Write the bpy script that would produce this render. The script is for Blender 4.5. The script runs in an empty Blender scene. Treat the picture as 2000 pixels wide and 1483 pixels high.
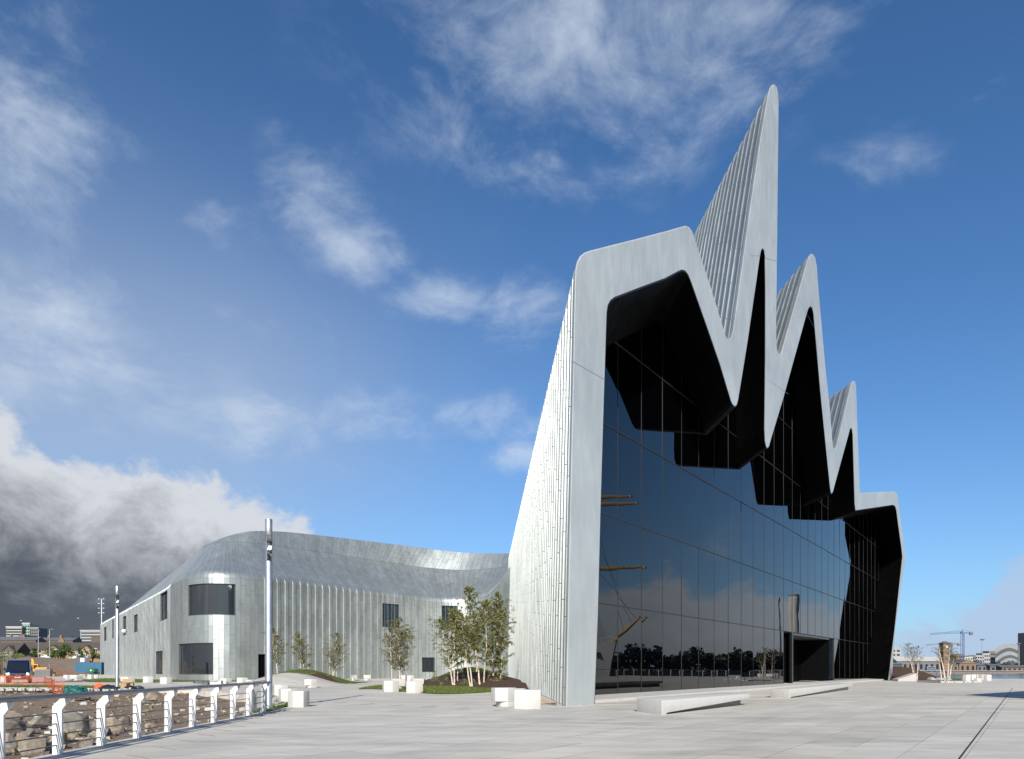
import bpy, bmesh, math, random
import numpy as np
from mathutils import Vector, Matrix

R = math.radians
scene = bpy.context.scene
random.seed(7)
COL = scene.collection

# ------------------------------------------------------------------ camera
CAMZ = 1.5
F = 1333.3          # focal length in photo pixels (24 mm on 36 mm, 2000 px wide)
HY = 1306.0         # horizon row in the photo
cam_d = bpy.data.cameras.new('camera')
cam_d.sensor_width = 36.0
cam_d.lens = 24.0
cam_d.shift_y = 0.2822
cam_d.clip_start = 0.1
cam_d.clip_end = 20000
cam = bpy.data.objects.new('camera', cam_d)
COL.objects.link(cam)
cam.location = (0, 0, CAMZ)
cam.rotation_euler = (R(90), 0, 0)
scene.camera = cam

# ------------------------------------------------------------------ exposure
scene.view_settings.view_transform = 'Standard'
scene.view_settings.look = 'None'
scene.view_settings.exposure = 0.6
scene.view_settings.gamma = 1.0
scene.render.engine = 'CYCLES'
scene.cycles.max_bounces = 6
scene.cycles.glossy_bounces = 4
scene.cycles.diffuse_bounces = 3

# ------------------------------------------------------------------ sun
SUN_EL = 28.0
SUN_AZ = 182.5        # compass style: 0 = +Y, clockwise; the sun stands behind the camera
S = Vector((math.sin(R(SUN_AZ)) * math.cos(R(SUN_EL)), math.cos(R(SUN_AZ)) * math.cos(R(SUN_EL)), math.sin(R(SUN_EL))))
sun_d = bpy.data.lights.new('sun', 'SUN')
sun_d.energy = 4.6
sun_d.angle = R(0.53)
sun_d.color = (1.0, 0.94, 0.85)
sun = bpy.data.objects.new('sun', sun_d)
COL.objects.link(sun)
sun.rotation_euler = S.to_track_quat('Z', 'Y').to_euler()

# ------------------------------------------------------------------ sky
world = bpy.data.worlds.new('World')
scene.world = world
world.use_nodes = True
WN = world.node_tree
WN.nodes.clear()


class NT:
    """small helper for building node graphs"""
    def __init__(s, nt):
        s.nt = nt

    def n(s, typ, **kw):
        nd = s.nt.nodes.new(typ)
        for k, v in kw.items():
            setattr(nd, k, v)
        return nd

    def put(s, sock, v):
        if v is None:
            return
        if hasattr(v, 'links'):
            s.nt.links.new(v, sock)
        else:
            sock.default_value = v

    def m(s, op, a, b=None, c=None, clamp=False):
        nd = s.n('ShaderNodeMath', operation=op, use_clamp=clamp)
        s.put(nd.inputs[0], a)
        s.put(nd.inputs[1], b)
        if c is not None:
            s.put(nd.inputs[2], c)
        return nd.outputs[0]

    def vm(s, op, a, b=None):
        nd = s.n('ShaderNodeVectorMath', operation=op)
        s.put(nd.inputs[0], a)
        s.put(nd.inputs[1], b)
        return nd.outputs[0]

    def noise(s, vec, scale, detail=4, rough=.55, dist=0.0):
        nd = s.n('ShaderNodeTexNoise')
        s.put(nd.inputs['Vector'], vec)
        nd.inputs['Scale'].default_value = scale
        nd.inputs['Detail'].default_value = detail
        nd.inputs['Roughness'].default_value = rough
        nd.inputs['Distortion'].default_value = dist
        return nd.outputs['Fac']

    def ramp(s, fac, stops, interp='LINEAR'):
        nd = s.n('ShaderNodeValToRGB')
        cr = nd.color_ramp
        cr.interpolation = interp
        while len(cr.elements) < len(stops):
            cr.elements.new(0.5)
        for e, (p, c) in zip(cr.elements, stops):
            e.position = p
            e.color = (c[0], c[1], c[2], 1) if hasattr(c, '__len__') else (c, c, c, 1)
        s.put(nd.inputs[0], fac)
        return nd.outputs[0]

    def mix(s, fac, a, b, mode='MIX'):
        nd = s.n('ShaderNodeMix', data_type='RGBA', blend_type=mode)
        s.put(nd.inputs[0], fac)
        for k, v in ((6, a), (7, b)):
            if not hasattr(v, 'links') and len(v) == 3:
                v = (*v, 1)
            s.put(nd.inputs[k], v)
        return nd.outputs[2]

    def smooth(s, v, lo, hi, o0=0.0, o1=1.0):
        nd = s.n('ShaderNodeMapRange', interpolation_type='SMOOTHSTEP')
        s.put(nd.inputs[0], v)
        for i, x in ((1, lo), (2, hi), (3, o0), (4, o1)):
            nd.inputs[i].default_value = x
        return nd.outputs[0]

    def lin(s, v, lo, hi, o0=0.0, o1=1.0):
        nd = s.n('ShaderNodeMapRange')
        s.put(nd.inputs[0], v)
        for i, x in ((1, lo), (2, hi), (3, o0), (4, o1)):
            nd.inputs[i].default_value = x
        return nd.outputs[0]


def azel(px, py):
    a = (px - 1000) / F
    b = (HY - py) / F
    return math.atan(a), math.atan(b / math.sqrt(1 + a * a))


w = NT(WN)
tc = w.n('ShaderNodeTexCoord')
DIR = tc.outputs['Generated']
sky = w.n('ShaderNodeTexSky', sky_type='NISHITA')
sky.sun_disc = False
sky.sun_elevation = R(SUN_EL)
sky.sun_rotation = R(SUN_AZ)
sky.altitude = 50
sky.air_density = 1.0
sky.dust_density = 0.35
sky.ozone_density = 3.0
sep = w.n('ShaderNodeSeparateXYZ')
w.put(sep.inputs[0], DIR)
X_, Y_, Z_ = sep.outputs
AZ = w.m('ARCTAN2', X_, Y_)
EL = w.m('ARCSINE', Z_)
# domain-warped noise for cloud detail
nz_big = w.noise(DIR, 2.3, 3, .5, 0.0)
st = w.vm('MULTIPLY', DIR, (1.0, 1.0, 1.7))
nz = w.noise(st, 4.6, 12, .63, 0.35)
nz_fine = w.noise(st, 15.0, 8, .62, 0.5)
# clear blue: deepen the Nishita blue a little, as the photograph's polarised sky
blue = w.mix(1.0, sky.outputs[0], (0.52, 0.83, 1.08), 'MULTIPLY')
# moist air low down: the blue pales towards the horizon
blue = w.mix(w.m('MULTIPLY', w.m('EXPONENT', w.m('MULTIPLY', w.m('MAXIMUM', EL, 0.0), -7.5)), .72), blue, (3.3, 4.5, 6.4))
# ---- drifting fair-weather clouds
blobs = [  # px, py, rx, ry, amp
    (1120, 110, 330, 150, .85), (1420, 70, 330, 130, .55), (1040, 230, 170, 110, .70), (1260, 250, 180, 70, .40),
    (1710, 320, 140, 60, .45), (1930, 180, 70, 50, .5),
    (60, 230, 170, 160, 1.0), (20, 330, 150, 90, .8), (230, 290, 90, 60, .45), (90, 40, 200, 80, .6),
    (600, 400, 120, 75, .8), (690, 485, 110, 45, .95), (430, 440, 110, 60, .7), (545, 280, 45, 45, .45),
    (430, 590, 80, 40, .62), (560, 650, 80, 45, .78), (180, 560, 110, 30, .45),
    (880, 580, 100, 40, .95), (1030, 600, 110, 50, 1.05), (940, 430, 45, 50, .35),
    (960, 820, 120, 40, .7), (1000, 890, 60, 30, .7), (600, 830, 260, 90, .7), (330, 770, 300, 130, .45),
    (700, 910, 120, 40, .4), (80, 660, 240, 150, .9),
]
bsum = None
for (bx_, by_, rx, ry, amp) in blobs:
    a0, e0 = azel(bx_, by_)
    c = math.cos(a0)
    u = w.m('MULTIPLY', w.m('SUBTRACT', AZ, a0), F / (rx * 1.22) / (c * c))
    v = w.m('MULTIPLY', w.m('SUBTRACT', EL, e0), F / (ry * 1.22) / c)
    q = w.m('ADD', w.m('MULTIPLY', u, u), w.m('MULTIPLY', v, v))
    g = w.m('MULTIPLY', w.m('EXPONENT', w.m('MULTIPLY', q, -1.0)), amp)
    bsum = g if bsum is None else w.m('MAXIMUM', bsum, g)
# away from the frame the same kind of cloud goes on, by plain noise
other = w.smooth(w.m('ABSOLUTE', AZ), 0.72, 0.95)
gen = w.m('MULTIPLY', w.smooth(nz_big, .48, .68), other)
cov = w.m('MAXIMUM', bsum, w.m('MULTIPLY', gen, .8))
dens = w.m('ADD', w.m('MULTIPLY', cov, .58), w.m('ADD', w.m('MULTIPLY', w.m('SUBTRACT', nz, .5), 1.7), w.m('MULTIPLY', w.m('SUBTRACT', nz_fine, .5), .55)))
a_wisp = w.m('MULTIPLY', w.smooth(dens, .16, .98), w.smooth(cov, .02, .55, 0, .76))
wisp_col = (5.4, 6.1, 7.0, 1)
# thin even veil of high haze over the left
va, ve = azel(120, 760)
vu = w.m('MULTIPLY', w.m('SUBTRACT', AZ, va), 2.3)
vv = w.m('MULTIPLY', w.m('SUBTRACT', EL, ve), 5.0)
veil = w.m('MULTIPLY', w.m('EXPONENT', w.m('MULTIPLY', w.m('ADD', w.m('MULTIPLY', vu, vu), w.m('MULTIPLY', vv, vv)), -1.0)), .62)
col = w.mix(w.m('MULTIPLY', veil, w.lin(nz_big, .3, .7, .75, 1.1)), blue, (3.9, 4.5, 5.4))
col = w.mix(a_wisp, col, wisp_col)
# ---- the low cloud bank that rings the horizon, tall and dark towards the left
knots = [(-180, 9), (-120, 11), (-75, 17), (-55, 19.5), (-39, 18.5)]
for (px_, py_) in ((120, 850), (270, 890), (400, 925), (520, 975), (600, 1030), (650, 1120), (760, 1230), (1000, 1290), (1500, 1290)):
    a0, e0 = azel(px_, py_)
    knots.append((math.degrees(a0), math.degrees(e0)))
knots += [(29, 2.0), (34, 5.2), (38, 6.5), (50, 6.0), (58, 7.0), (66, 8.0), (75, 6.0), (110, 8), (180, 9)]
top = w.m('MULTIPLY', w.ramp(w.m('DIVIDE', w.m('ADD', AZ, math.pi), 2 * math.pi), [((a + 180) / 360, e / 30.0) for a, e in knots]), R(30.0))
pf = w.vm('MULTIPLY', DIR, (1.0, 1.0, 1.25))
puff = w.noise(pf, 12.0, 12, .62, 0.25)
puff2 = w.noise(pf, 4.0, 3, .5, 0.2)
edge = w.m('ADD', w.m('SUBTRACT', top, EL), w.m('ADD', w.m('MULTIPLY', w.m('SUBTRACT', puff, .5), .17), w.m('MULTIPLY', w.m('SUBTRACT', puff2, .5), .10)))
a_bank = w.m('MULTIPLY', w.smooth(edge, -.006, .028), w.smooth(top, .02, .06))
darkside = w.ramp(w.m('DIVIDE', w.m('ADD', AZ, math.pi), 2 * math.pi), [(0, .1), (.25, .5), (.36, 1.0), (.43, .88), (.462, .40), (.55, .12), (.62, .12), (.70, .45), (.82, .25), (1, .1)])
deep = w.m('MULTIPLY', w.smooth(w.m('ADD', edge, w.m('MULTIPLY', w.m('SUBTRACT', puff, .5), .12)), .03, .21), darkside)
bank_col = w.mix(w.m('POWER', deep, .8), (5.5, 5.7, 6.1), (0.43, 0.49, 0.66))
bank_soft = w.mix(w.smooth(AZ, .1, .5), bank_col, (3.7, 4.6, 6.2))
bank_soft = w.mix(w.smooth(AZ, .70, .95), bank_soft, bank_col)
col = w.mix(w.m('MULTIPLY', a_bank, w.lin(AZ, .25, .6, .97, .78)), col, bank_soft)
bg = w.n('ShaderNodeBackground')
w.put(bg.inputs[0], col)
bg.inputs[1].default_value = 0.082
wo = w.n('ShaderNodeOutputWorld')
WN.links.new(bg.outputs[0], wo.inputs[0])


# ================================================================== helpers
def gp(px, py, z=0.0):
    """photo pixel -> point on the level z (plan position)"""
    d = (CAMZ - z) * F / (py - HY)
    return Vector(((px - 1000) / F * d, d, z))


def at(px, py, d):
    """photo pixel -> point at depth d"""
    return Vector(((px - 1000) / F * d, d, CAMZ + (HY - py) / F * d))


def dep(y):
    return CAMZ * F / (y - HY)


def xat(px, d):
    return (px - 1000) / F * d


MATS = {}


def principled(name):
    m = bpy.data.materials.new(name)
    m.use_nodes = True
    nt = NT(m.node_tree)
    b = m.node_tree.nodes['Principled BSDF']
    MATS[name] = m
    return m, nt, b


def simple(name, col, rough=.6, metal=0.0, var=.12, scale=6.0, bump=0.0, bscale=40, spec=.5, objvar=0.0, detail=5):
    """procedural paint/stone/metal: colour broken by two noises, optional relief"""
    m, t, b = principled(name)
    c = t.n('ShaderNodeTexCoord').outputs['Object']
    n1 = t.noise(c, scale, detail, .6, .2)
    f = t.lin(n1, .25, .75, 1 - var, 1 + var)
    if objvar:
        oi = t.n('ShaderNodeObjectInfo').outputs['Random']
        f = t.m('MULTIPLY', f, t.lin(oi, 0, 1, 1 - objvar, 1 + objvar))
    cc = t.vm('SCALE', (col[0], col[1], col[2]))
    nd = cc.node
    t.put(nd.inputs['Scale'], f)
    t.put(b.inputs['Base Color'], cc)
    t.put(b.inputs['Roughness'], t.lin(n1, .3, .7, max(rough - .08, .02), min(rough + .08, 1)))
    b.inputs['Metallic'].default_value = metal
    b.inputs['Specular IOR Level'].default_value = spec
    if bump:
        bn = t.n('ShaderNodeBump')
        bn.inputs['Strength'].default_value = bump
        bn.inputs['Distance'].default_value = .02
        t.put(bn.inputs['Height'], t.noise(c, bscale, 6, .6))
        t.put(b.inputs['Normal'], bn.outputs[0])
    return m


class MB:
    """collects geometry for ONE mesh object"""
    def __init__(s):
        s.v = []
        s.f = []
        s.mi = []
        s.k = 0

    def add(s, vs, fs):
        b = len(s.v)
        s.v += [tuple(p) for p in vs]
        for f in fs:
            s.f.append(tuple(b + i for i in f))
            s.mi.append(s.k)
        return s

    def quad(s, a, b, c, d):
        return s.add((a, b, c, d), ((0, 1, 2, 3),))

    def box(s, c, size, rz=0.0, rx=0.0, ry=0.0):
        hx, hy, hz = size[0] / 2, size[1] / 2, size[2] / 2
        M = Matrix.Rotation(rz, 3, 'Z') @ Matrix.Rotation(ry, 3, 'Y') @ Matrix.Rotation(rx, 3, 'X')
        c = Vector(c)
        vs = [c + M @ Vector((x * hx, y * hy, z * hz)) for x in (-1, 1) for y in (-1, 1) for z in (-1, 1)]
        return s.add(vs, ((0, 1, 3, 2), (4, 6, 7, 5), (0, 4, 5, 1), (2, 3, 7, 6), (0, 2, 6, 4), (1, 5, 7, 3)))

    def b2(s, x0, x1, y0, y1, z0, z1):
        return s.box(((x0 + x1) / 2, (y0 + y1) / 2, (z0 + z1) / 2), (abs(x1 - x0), abs(y1 - y0), abs(z1 - z0)))

    def prism(s, poly, z0, z1, top_scale=1.0):
        n = len(poly)
        cx = sum(p[0] for p in poly) / n
        cy = sum(p[1] for p in poly) / n
        vs = [(p[0], p[1], z0) for p in poly] + [(cx + (p[0] - cx) * top_scale, cy + (p[1] - cy) * top_scale, z1) for p in poly]
        fs = [tuple(range(n - 1, -1, -1)), tuple(range(n, 2 * n))]
        fs += [(i, (i + 1) % n, n + (i + 1) % n, n + i) for i in range(n)]
        return s.add(vs, fs)

    def ext(s, poly, axis_a, axis_b, off, org=(0, 0, 0)):
        """polygon in the plane (axis_a, axis_b) extruded by the vector off"""
        o = Vector(org)
        A = Vector(axis_a)
        B = Vector(axis_b)
        D = Vector(off)
        n = len(poly)
        p0 = [o + A * p[0] + B * p[1] for p in poly]
        vs = p0 + [p + D for p in p0]
        fs = [tuple(range(n)), tuple(range(2 * n - 1, n - 1, -1))]
        fs += [((i + 1) % n, i, n + i, n + (i + 1) % n) for i in range(n)]
        return s.add(vs, fs)

    def tube(s, pts, rad, n=8, cap=True):
        pts = [Vector(p) for p in pts]
        if not hasattr(rad, '__len__'):
            rad = [rad] * len(pts)
        b = len(s.v)
        for i, p in enumerate(pts):
            d = (pts[min(i + 1, len(pts) - 1)] - pts[max(i - 1, 0)])
            d = d.normalized() if d.length > 1e-9 else Vector((0, 0, 1))
            up = Vector((0, 0, 1)) if abs(d.z) < .9 else Vector((1, 0, 0))
            a = d.cross(up).normalized()
            c = a.cross(d)
            for k in range(n):
                th = 2 * math.pi * k / n
                q = p + (a * math.cos(th) + c * math.sin(th)) * rad[i]
                s.v.append(tuple(q))
        for i in range(len(pts) - 1):
            for k in range(n):
                k2 = (k + 1) % n
                s.f.append((b + i * n + k, b + i * n + k2, b + (i + 1) * n + k2, b + (i + 1) * n + k))
                s.mi.append(s.k)
        if cap and n > 2:
            s.f.append(tuple(b + k for k in range(n - 1, -1, -1)))
            s.mi.append(s.k)
            e = b + (len(pts) - 1) * n
            s.f.append(tuple(e + k for k in range(n)))
            s.mi.append(s.k)
        return s

    def lathe(s, prof, n=16, org=(0, 0, 0)):
        """profile (r, z) about the vertical through org"""
        b = len(s.v)
        for r, z in prof:
            for k in range(n):
                th = 2 * math.pi * k / n
                s.v.append((org[0] + r * math.cos(th), org[1] + r * math.sin(th), org[2] + z))
        for i in range(len(prof) - 1):
            for k in range(n):
                k2 = (k + 1) % n
                s.f.append((b + i * n + k, b + i * n + k2, b + (i + 1) * n + k2, b + (i + 1) * n + k))
                s.mi.append(s.k)
        s.f.append(tuple(b + k for k in range(n - 1, -1, -1)))
        s.mi.append(s.k)
        e = b + (len(prof) - 1) * n
        s.f.append(tuple(e + k for k in range(n)))
        s.mi.append(s.k)
        return s

    def mesh(s, name, mats, smooth=False, bevel=0.0):
        me = bpy.data.meshes.new(name)
        me.from_pydata(s.v, [], s.f)
        for m in (mats if isinstance(mats, (list, tuple)) else [mats]):
            me.materials.append(MATS[m] if isinstance(m, str) else m)
        if any(s.mi):
            me.polygons.foreach_set('material_index', s.mi)
        if bevel:
            bm = bmesh.new()
            bm.from_mesh(me)
            bmesh.ops.remove_doubles(bm, verts=bm.verts, dist=1e-5)
            bmesh.ops.bevel(bm, geom=[e for e in bm.edges if e.is_manifold and e.calc_face_angle(0) > .5], offset=bevel, segments=2, affect='EDGES', profile=.6)
            bm.to_mesh(me)
            bm.free()
        if smooth:
            me.polygons.foreach_set('use_smooth', [True] * len(me.polygons))
            if smooth != 2:
                me.set_sharp_from_angle(angle=R(38))
        me.update()
        return me

    def build(s, name, mats, parent=None, smooth=False, bevel=0.0, world=False, fix=False):
        me = s.mesh(name, mats, smooth, bevel)
        if fix:
            fixn(me)
        return link(name, me, parent, world)


def fixn(me):
    bm = bmesh.new()
    bm.from_mesh(me)
    bmesh.ops.recalc_face_normals(bm, faces=bm.faces)
    bm.to_mesh(me)
    bm.free()


def link(name, me, parent=None, world=False):
    o = bpy.data.objects.new(name, me)
    COL.objects.link(o)
    if parent is not None:
        o.parent = parent
        if world:          # geometry authored in world space below an unrotated root
            q = parent
            off = Vector((0, 0, 0))
            while q is not None:
                off += q.location
                q = q.parent
            o.location = -off
    return o


def tag(o, label=None, cat=None, group=None, kind=None):
    if label:
        o['label'] = label
    if cat:
        o['category'] = cat
    if group:
        o['group'] = group
    if kind:
        o['kind'] = kind
    return o


def thing(name, label, cat, loc=(0, 0, 0), rz=0.0, group=None):
    o = bpy.data.objects.new(name, None)
    o.empty_display_size = .3
    COL.objects.link(o)
    o.location = loc
    o.rotation_euler = (0, 0, rz)
    return tag(o, label, cat, group)


def copy_tree(o, parent=None):
    c = o.copy()
    COL.objects.link(c)
    c.parent = parent
    for ch in list(o.children):
        copy_tree(ch, c)
    return c


def structure(name, mb, mats, **kw):
    return tag(mb.build(name, mats, **kw), kind='structure')


# ================================================================== materials
def zinc(name, col, rough=.42, metal=.68, objvar=.06):
    m, t, b = principled(name)
    c = t.n('ShaderNodeTexCoord').outputs['Object']
    st = t.vm('MULTIPLY', c, (1.0, 1.0, .35))
    n1 = t.noise(st, .8, 6, .65, .4)
    n2 = t.noise(c, 7.0, 4, .6, .1)
    oi = t.n('ShaderNodeObjectInfo').outputs['Random']
    isl = t.n('ShaderNodeNewGeometry').outputs['Random Per Island']
    f = t.m('MULTIPLY', t.lin(n1, .3, .7, .90, 1.09), t.lin(n2, .3, .7, .96, 1.04))
    f = t.m('MULTIPLY', f, t.lin(oi, 0, 1, 1 - objvar, 1 + objvar))
    f = t.m('MULTIPLY', f, t.lin(isl, 0, 1, .92, 1.07))
    v = t.vm('SCALE', col)
    t.put(v.node.inputs['Scale'], f)
    t.put(b.inputs['Base Color'], v)
    t.put(b.inputs['Roughness'], t.lin(n1, .3, .7, rough - .05, rough + .07))
    b.inputs['Metallic'].default_value = metal
    bn = t.n('ShaderNodeBump')
    bn.inputs['Strength'].default_value = .12
    bn.inputs['Distance'].default_value = .05
    t.put(bn.inputs['Height'], t.noise(c, 1.6, 3, .5))
    t.put(b.inputs['Normal'], bn.outputs[0])
    return m


zinc('zinc', (.385, .415, .405))
zinc('zinc_under', (.05, .054, .056), .5, .5)
zinc('zinc_stuff', (.385, .415, .405), objvar=0)

# brushed stainless of the zigzag front frame: pale, satin, with plate joints' tone drift
m, t, b = principled('frame_steel')
c = t.n('ShaderNodeTexCoord').outputs['Object']
n1 = t.noise(c, .22, 5, .6, .6)
n2 = t.noise(t.vm('MULTIPLY', c, (1, 1, .25)), 2.2, 5, .65, .3)
f = t.m('MULTIPLY', t.lin(n1, .3, .7, .90, 1.09), t.lin(n2, .3, .7, .94, 1.05))
v = t.vm('SCALE', (.495, .525, .512))
t.put(v.node.inputs['Scale'], f)
t.put(b.inputs['Base Color'], v)
b.inputs['Metallic'].default_value = .45
t.put(b.inputs['Roughness'], t.lin(n2, .3, .7, .42, .56))

# black soffit lining
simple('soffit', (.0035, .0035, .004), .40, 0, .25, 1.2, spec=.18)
simple('black_gasket', (.01, .01, .011), .45)
simple('mullion', (.022, .018, .016), .5, 0)

# solar-control glass: near black body, strong reflection
m, t, b = principled('facade_glass')
b.inputs['Base Color'].default_value = (.0006, .0008, .0012, 1)
b.inputs['Roughness'].default_value = .0
b.inputs['IOR'].default_value = 1.75
b.inputs['Specular IOR Level'].default_value = .5
c = t.n('ShaderNodeTexCoord').outputs['Object']
bn = t.n('ShaderNodeBump')
bn.inputs['Strength'].default_value = .08
bn.inputs['Distance'].default_value = .02
t.put(bn.inputs['Height'], t.noise(c, .55, 1, .4))
t.put(b.inputs['Normal'], bn.outputs[0])
m, t, b = principled('window_glass')
b.inputs['Base Color'].default_value = (.010, .014, .018, 1)
b.inputs['Roughness'].default_value = .015
b.inputs['IOR'].default_value = 2.1
c = t.n('ShaderNodeTexCoord').outputs['Object']
bn = t.n('ShaderNodeBump')
bn.inputs['Strength'].default_value = .10
bn.inputs['Distance'].default_value = .05
t.put(bn.inputs['Height'], t.noise(t.vm('MULTIPLY', c, (1, 1, .12)), .9, 2, .5))
t.put(b.inputs['Normal'], bn.outputs[0])

# pale granite of the seats: fine black and grey speckle
m, t, b = principled('granite')
c = t.n('ShaderNodeTexCoord').outputs['Object']
n1 = t.noise(c, 90, 2, .7)
n2 = t.noise(c, 2.2, 5, .65, .4)
n3 = t.noise(t.vm('MULTIPLY', c, (4, 4, .5)), 2.0, 4, .6)
base = t.ramp(n1, [(.30, (.26, .26, .25)), (.42, (.46, .45, .425)), (.62, (.52, .51, .48)), (.75, (.40, .39, .36))])
base = t.mix(t.smooth(n2, .50, .72, 0, .5), base, (.40, .38, .33), 'MIX')
base = t.mix(t.smooth(n3, .58, .75, 0, .30), base, (.36, .33, .28), 'MIX')
t.put(b.inputs['Base Color'], base)
b.inputs['Roughness'].default_value = .75
bn = t.n('ShaderNodeBump')
bn.inputs['Strength'].default_value = .25
bn.inputs['Distance'].default_value = .01
t.put(bn.inputs['Height'], n1)
t.put(b.inputs['Normal'], bn.outputs[0])

# granite paving, tone per slab, dried-water streaks lying across the plaza
def paving(name, per_island, joints=False):
    m, t, b = principled(name)
    g = t.n('ShaderNodeNewGeometry')
    P = g.outputs['Position']
    n1 = t.noise(P, 60, 3, .7)
    stre = t.noise(t.vm('MULTIPLY', P, (.35, 1.6, 1)), .9, 8, .68, .8)
    big = t.noise(P, .09, 4, .55, .5)
    wet = t.noise(t.vm('MULTIPLY', P, (.13, .5, 1)), .8, 5, .6, 1.2)
    rnd = g.outputs['Random Per Island'] if per_island else t.n('ShaderNodeObjectInfo').outputs['Random']
    f = t.m('MULTIPLY', t.lin(n1, .3, .7, .90, 1.10), t.lin(stre, .3, .7, .83, 1.17))
    f = t.m('MULTIPLY', f, t.lin(big, .3, .7, .90, 1.10))
    if not joints:
        f = t.m('MULTIPLY', f, t.lin(rnd, 0, 1, .91, 1.07))
    f = t.m('MULTIPLY', f, t.smooth(wet, .52, .70, 1.0, .70))
    v = t.vm('SCALE', (.49, .46, .402))
    t.put(v.node.inputs['Scale'], f)
    colr = v
    rust = t.noise(P, .5, 6, .7, .3)
    colr = t.mix(t.smooth(rust, .66, .80, 0, .30), colr, (.36, .27, .19))
    t.put(b.inputs['Base Color'], colr)
    t.put(b.inputs['Roughness'], t.lin(stre, .3, .7, .60, .82))
    bn = t.n('ShaderNodeBump')
    bn.inputs['Strength'].default_value = .25
    bn.inputs['Distance'].default_value = .006
    t.put(bn.inputs['Height'], n1)
    t.put(b.inputs['Normal'], bn.outputs[0])
    return m


paving('paving_slab', False)
paving('paving_far', False, True)
paving('paving_joined', True)
simple('kerb_stone', (.46, .445, .41), .75, 0, .12, 3.0, .3, 60)
simple('joint_dark', (.17, .16, .145), .8)
simple('grass', (.075, .105, .022), .85, 0, .45, 1.3, 1.0, 30, spec=.2)
m, t, b = principled('blade')
isl = t.n('ShaderNodeNewGeometry').outputs['Random Per Island']
t.put(b.inputs['Base Color'], t.ramp(isl, [(0, (.05, .085, .012)), (.55, (.09, .125, .022)), (1, (.16, .16, .05))]))
b.inputs['Roughness'].default_value = .6
b.inputs['Specular IOR Level'].default_value = .25
# earth, mulch, rock
m, t, b = principled('earth')
P = t.n('ShaderNodeNewGeometry').outputs['Position']
n1 = t.noise(P, .35, 9, .7, .4)
n2 = t.noise(P, 5.0, 8, .72, .2)
base = t.ramp(n2, [(.25, (.075, .053, .036)), (.48, (.19, .138, .092)), (.60, (.26, .20, .14)), (.72, (.38, .33, .26))])
base = t.mix(t.smooth(n1, .45, .65), base, (.165, .112, .072))
t.put(b.inputs['Base Color'], base)
b.inputs['Roughness'].default_value = .95
bn = t.n('ShaderNodeBump')
bn.inputs['Strength'].default_value = 1.0
bn.inputs['Distance'].default_value = .12
t.put(bn.inputs['Height'], n2)
t.put(b.inputs['Normal'], bn.outputs[0])
simple('mulch', (.052, .026, .015), .95, 0, .5, 8.0, 1.0, 18)
m, t, b = principled('rock')
c = t.n('ShaderNodeTexCoord').outputs['Object']
oi = t.n('ShaderNodeObjectInfo').outputs['Random']
n1 = t.noise(t.vm('MULTIPLY', c, (1, 1, 2.2)), 2.6, 9, .68, .5)
base = t.ramp(n1, [(.28, (.10, .085, .07)), (.5, (.24, .205, .165)), (.68, (.36, .33, .28))])
tint = t.ramp(oi, [(0, (.62, .62, .66)), (.35, (.95, .93, .90)), (.6, (1.05, .93, .74)), (.8, (.80, .86, .88)), (1, (1.15, 1.1, 1.0))])
t.put(b.inputs['Base Color'], t.mix(1.0, base, tint, 'MULTIPLY'))
b.inputs['Roughness'].default_value = .88
bn = t.n('ShaderNodeBump')
bn.inputs['Strength'].default_value = .8
bn.inputs['Distance'].default_value = .06
t.put(bn.inputs['Height'], t.noise(c, 6, 8, .7, .3))
t.put(b.inputs['Normal'], bn.outputs[0])
m, t, b = principled('rubble')
isl = t.n('ShaderNodeNewGeometry').outputs['Random Per Island']
t.put(b.inputs['Base Color'], t.ramp(isl, [(0, (.10, .075, .055)), (.5, (.21, .165, .12)), (.8, (.32, .28, .23)), (1, (.5, .48, .44))]))
b.inputs['Roughness'].default_value = .9
# water
m, t, b = principled('water')
b.inputs['Base Color'].default_value = (.012, .018, .035, 1)
b.inputs['Roughness'].default_value = .12
b.inputs['IOR'].default_value = 1.33
P = t.n('ShaderNodeNewGeometry').outputs['Position']
bn = t.n('ShaderNodeBump')
bn.inputs['Strength'].default_value = .6
bn.inputs['Distance'].default_value = .3
t.put(bn.inputs['Height'], t.noise(P, .5, 5, .6))
t.put(b.inputs['Normal'], bn.outputs[0])

simple('white_paint', (.58, .58, .57), .45, 0, .05, 3.0)
simple('galv', (.36, .37, .38), .38, .85, .10, 3.0)
simple('stainless', (.56, .57, .59), .38, .9, .05, 2.0)
simple('dark_steel', (.16, .165, .175), .38, .75, .10)
simple('tube_steel', (.27, .27, .28), .34, .85, .10)
simple('black_plastic', (.018, .018, .02), .28, 0, .3, 5)
simple('rubber', (.015, .015, .016), .7)
simple('lamp_glass', (.75, .73, .66), .15)
simple('orange_net', (.52, .09, .015), .6)
simple('red_soil', (.30, .055, .02), .9)
simple('teal_tarp', (.01, .09, .08), .4, 0, .25, 3)
simple('blue_tarp', (.035, .09, .26), .4, 0, .25, 3)
simple('card', (.36, .24, .13), .85)
simple('timber', (.30, .20, .12), .8, 0, .25, 5)
simple('blue_box', (.018, .10, .19), .5, 0, .12)
simple('green_box', (.01, .11, .045), .45)
simple('navy_van', (.008, .022, .075), .22, .35, .06, spec=.6)
simple('van_glass', (.012, .014, .016), .06, spec=.8)
simple('yellow_plant', (.62, .27, .012), .45)
simple('chrome', (.75, .75, .75), .15, .9)
simple('grey_box', (.16, .18, .20), .6)
simple('brick_buff', (.25, .155, .08), .9, 0, .10, 2.0)
simple('sandstone', (.18, .12, .08), .9, 0, .18, 1.0)
simple('sandstone_dark', (.10, .08, .06), .9, 0, .2, 1.0)
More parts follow.
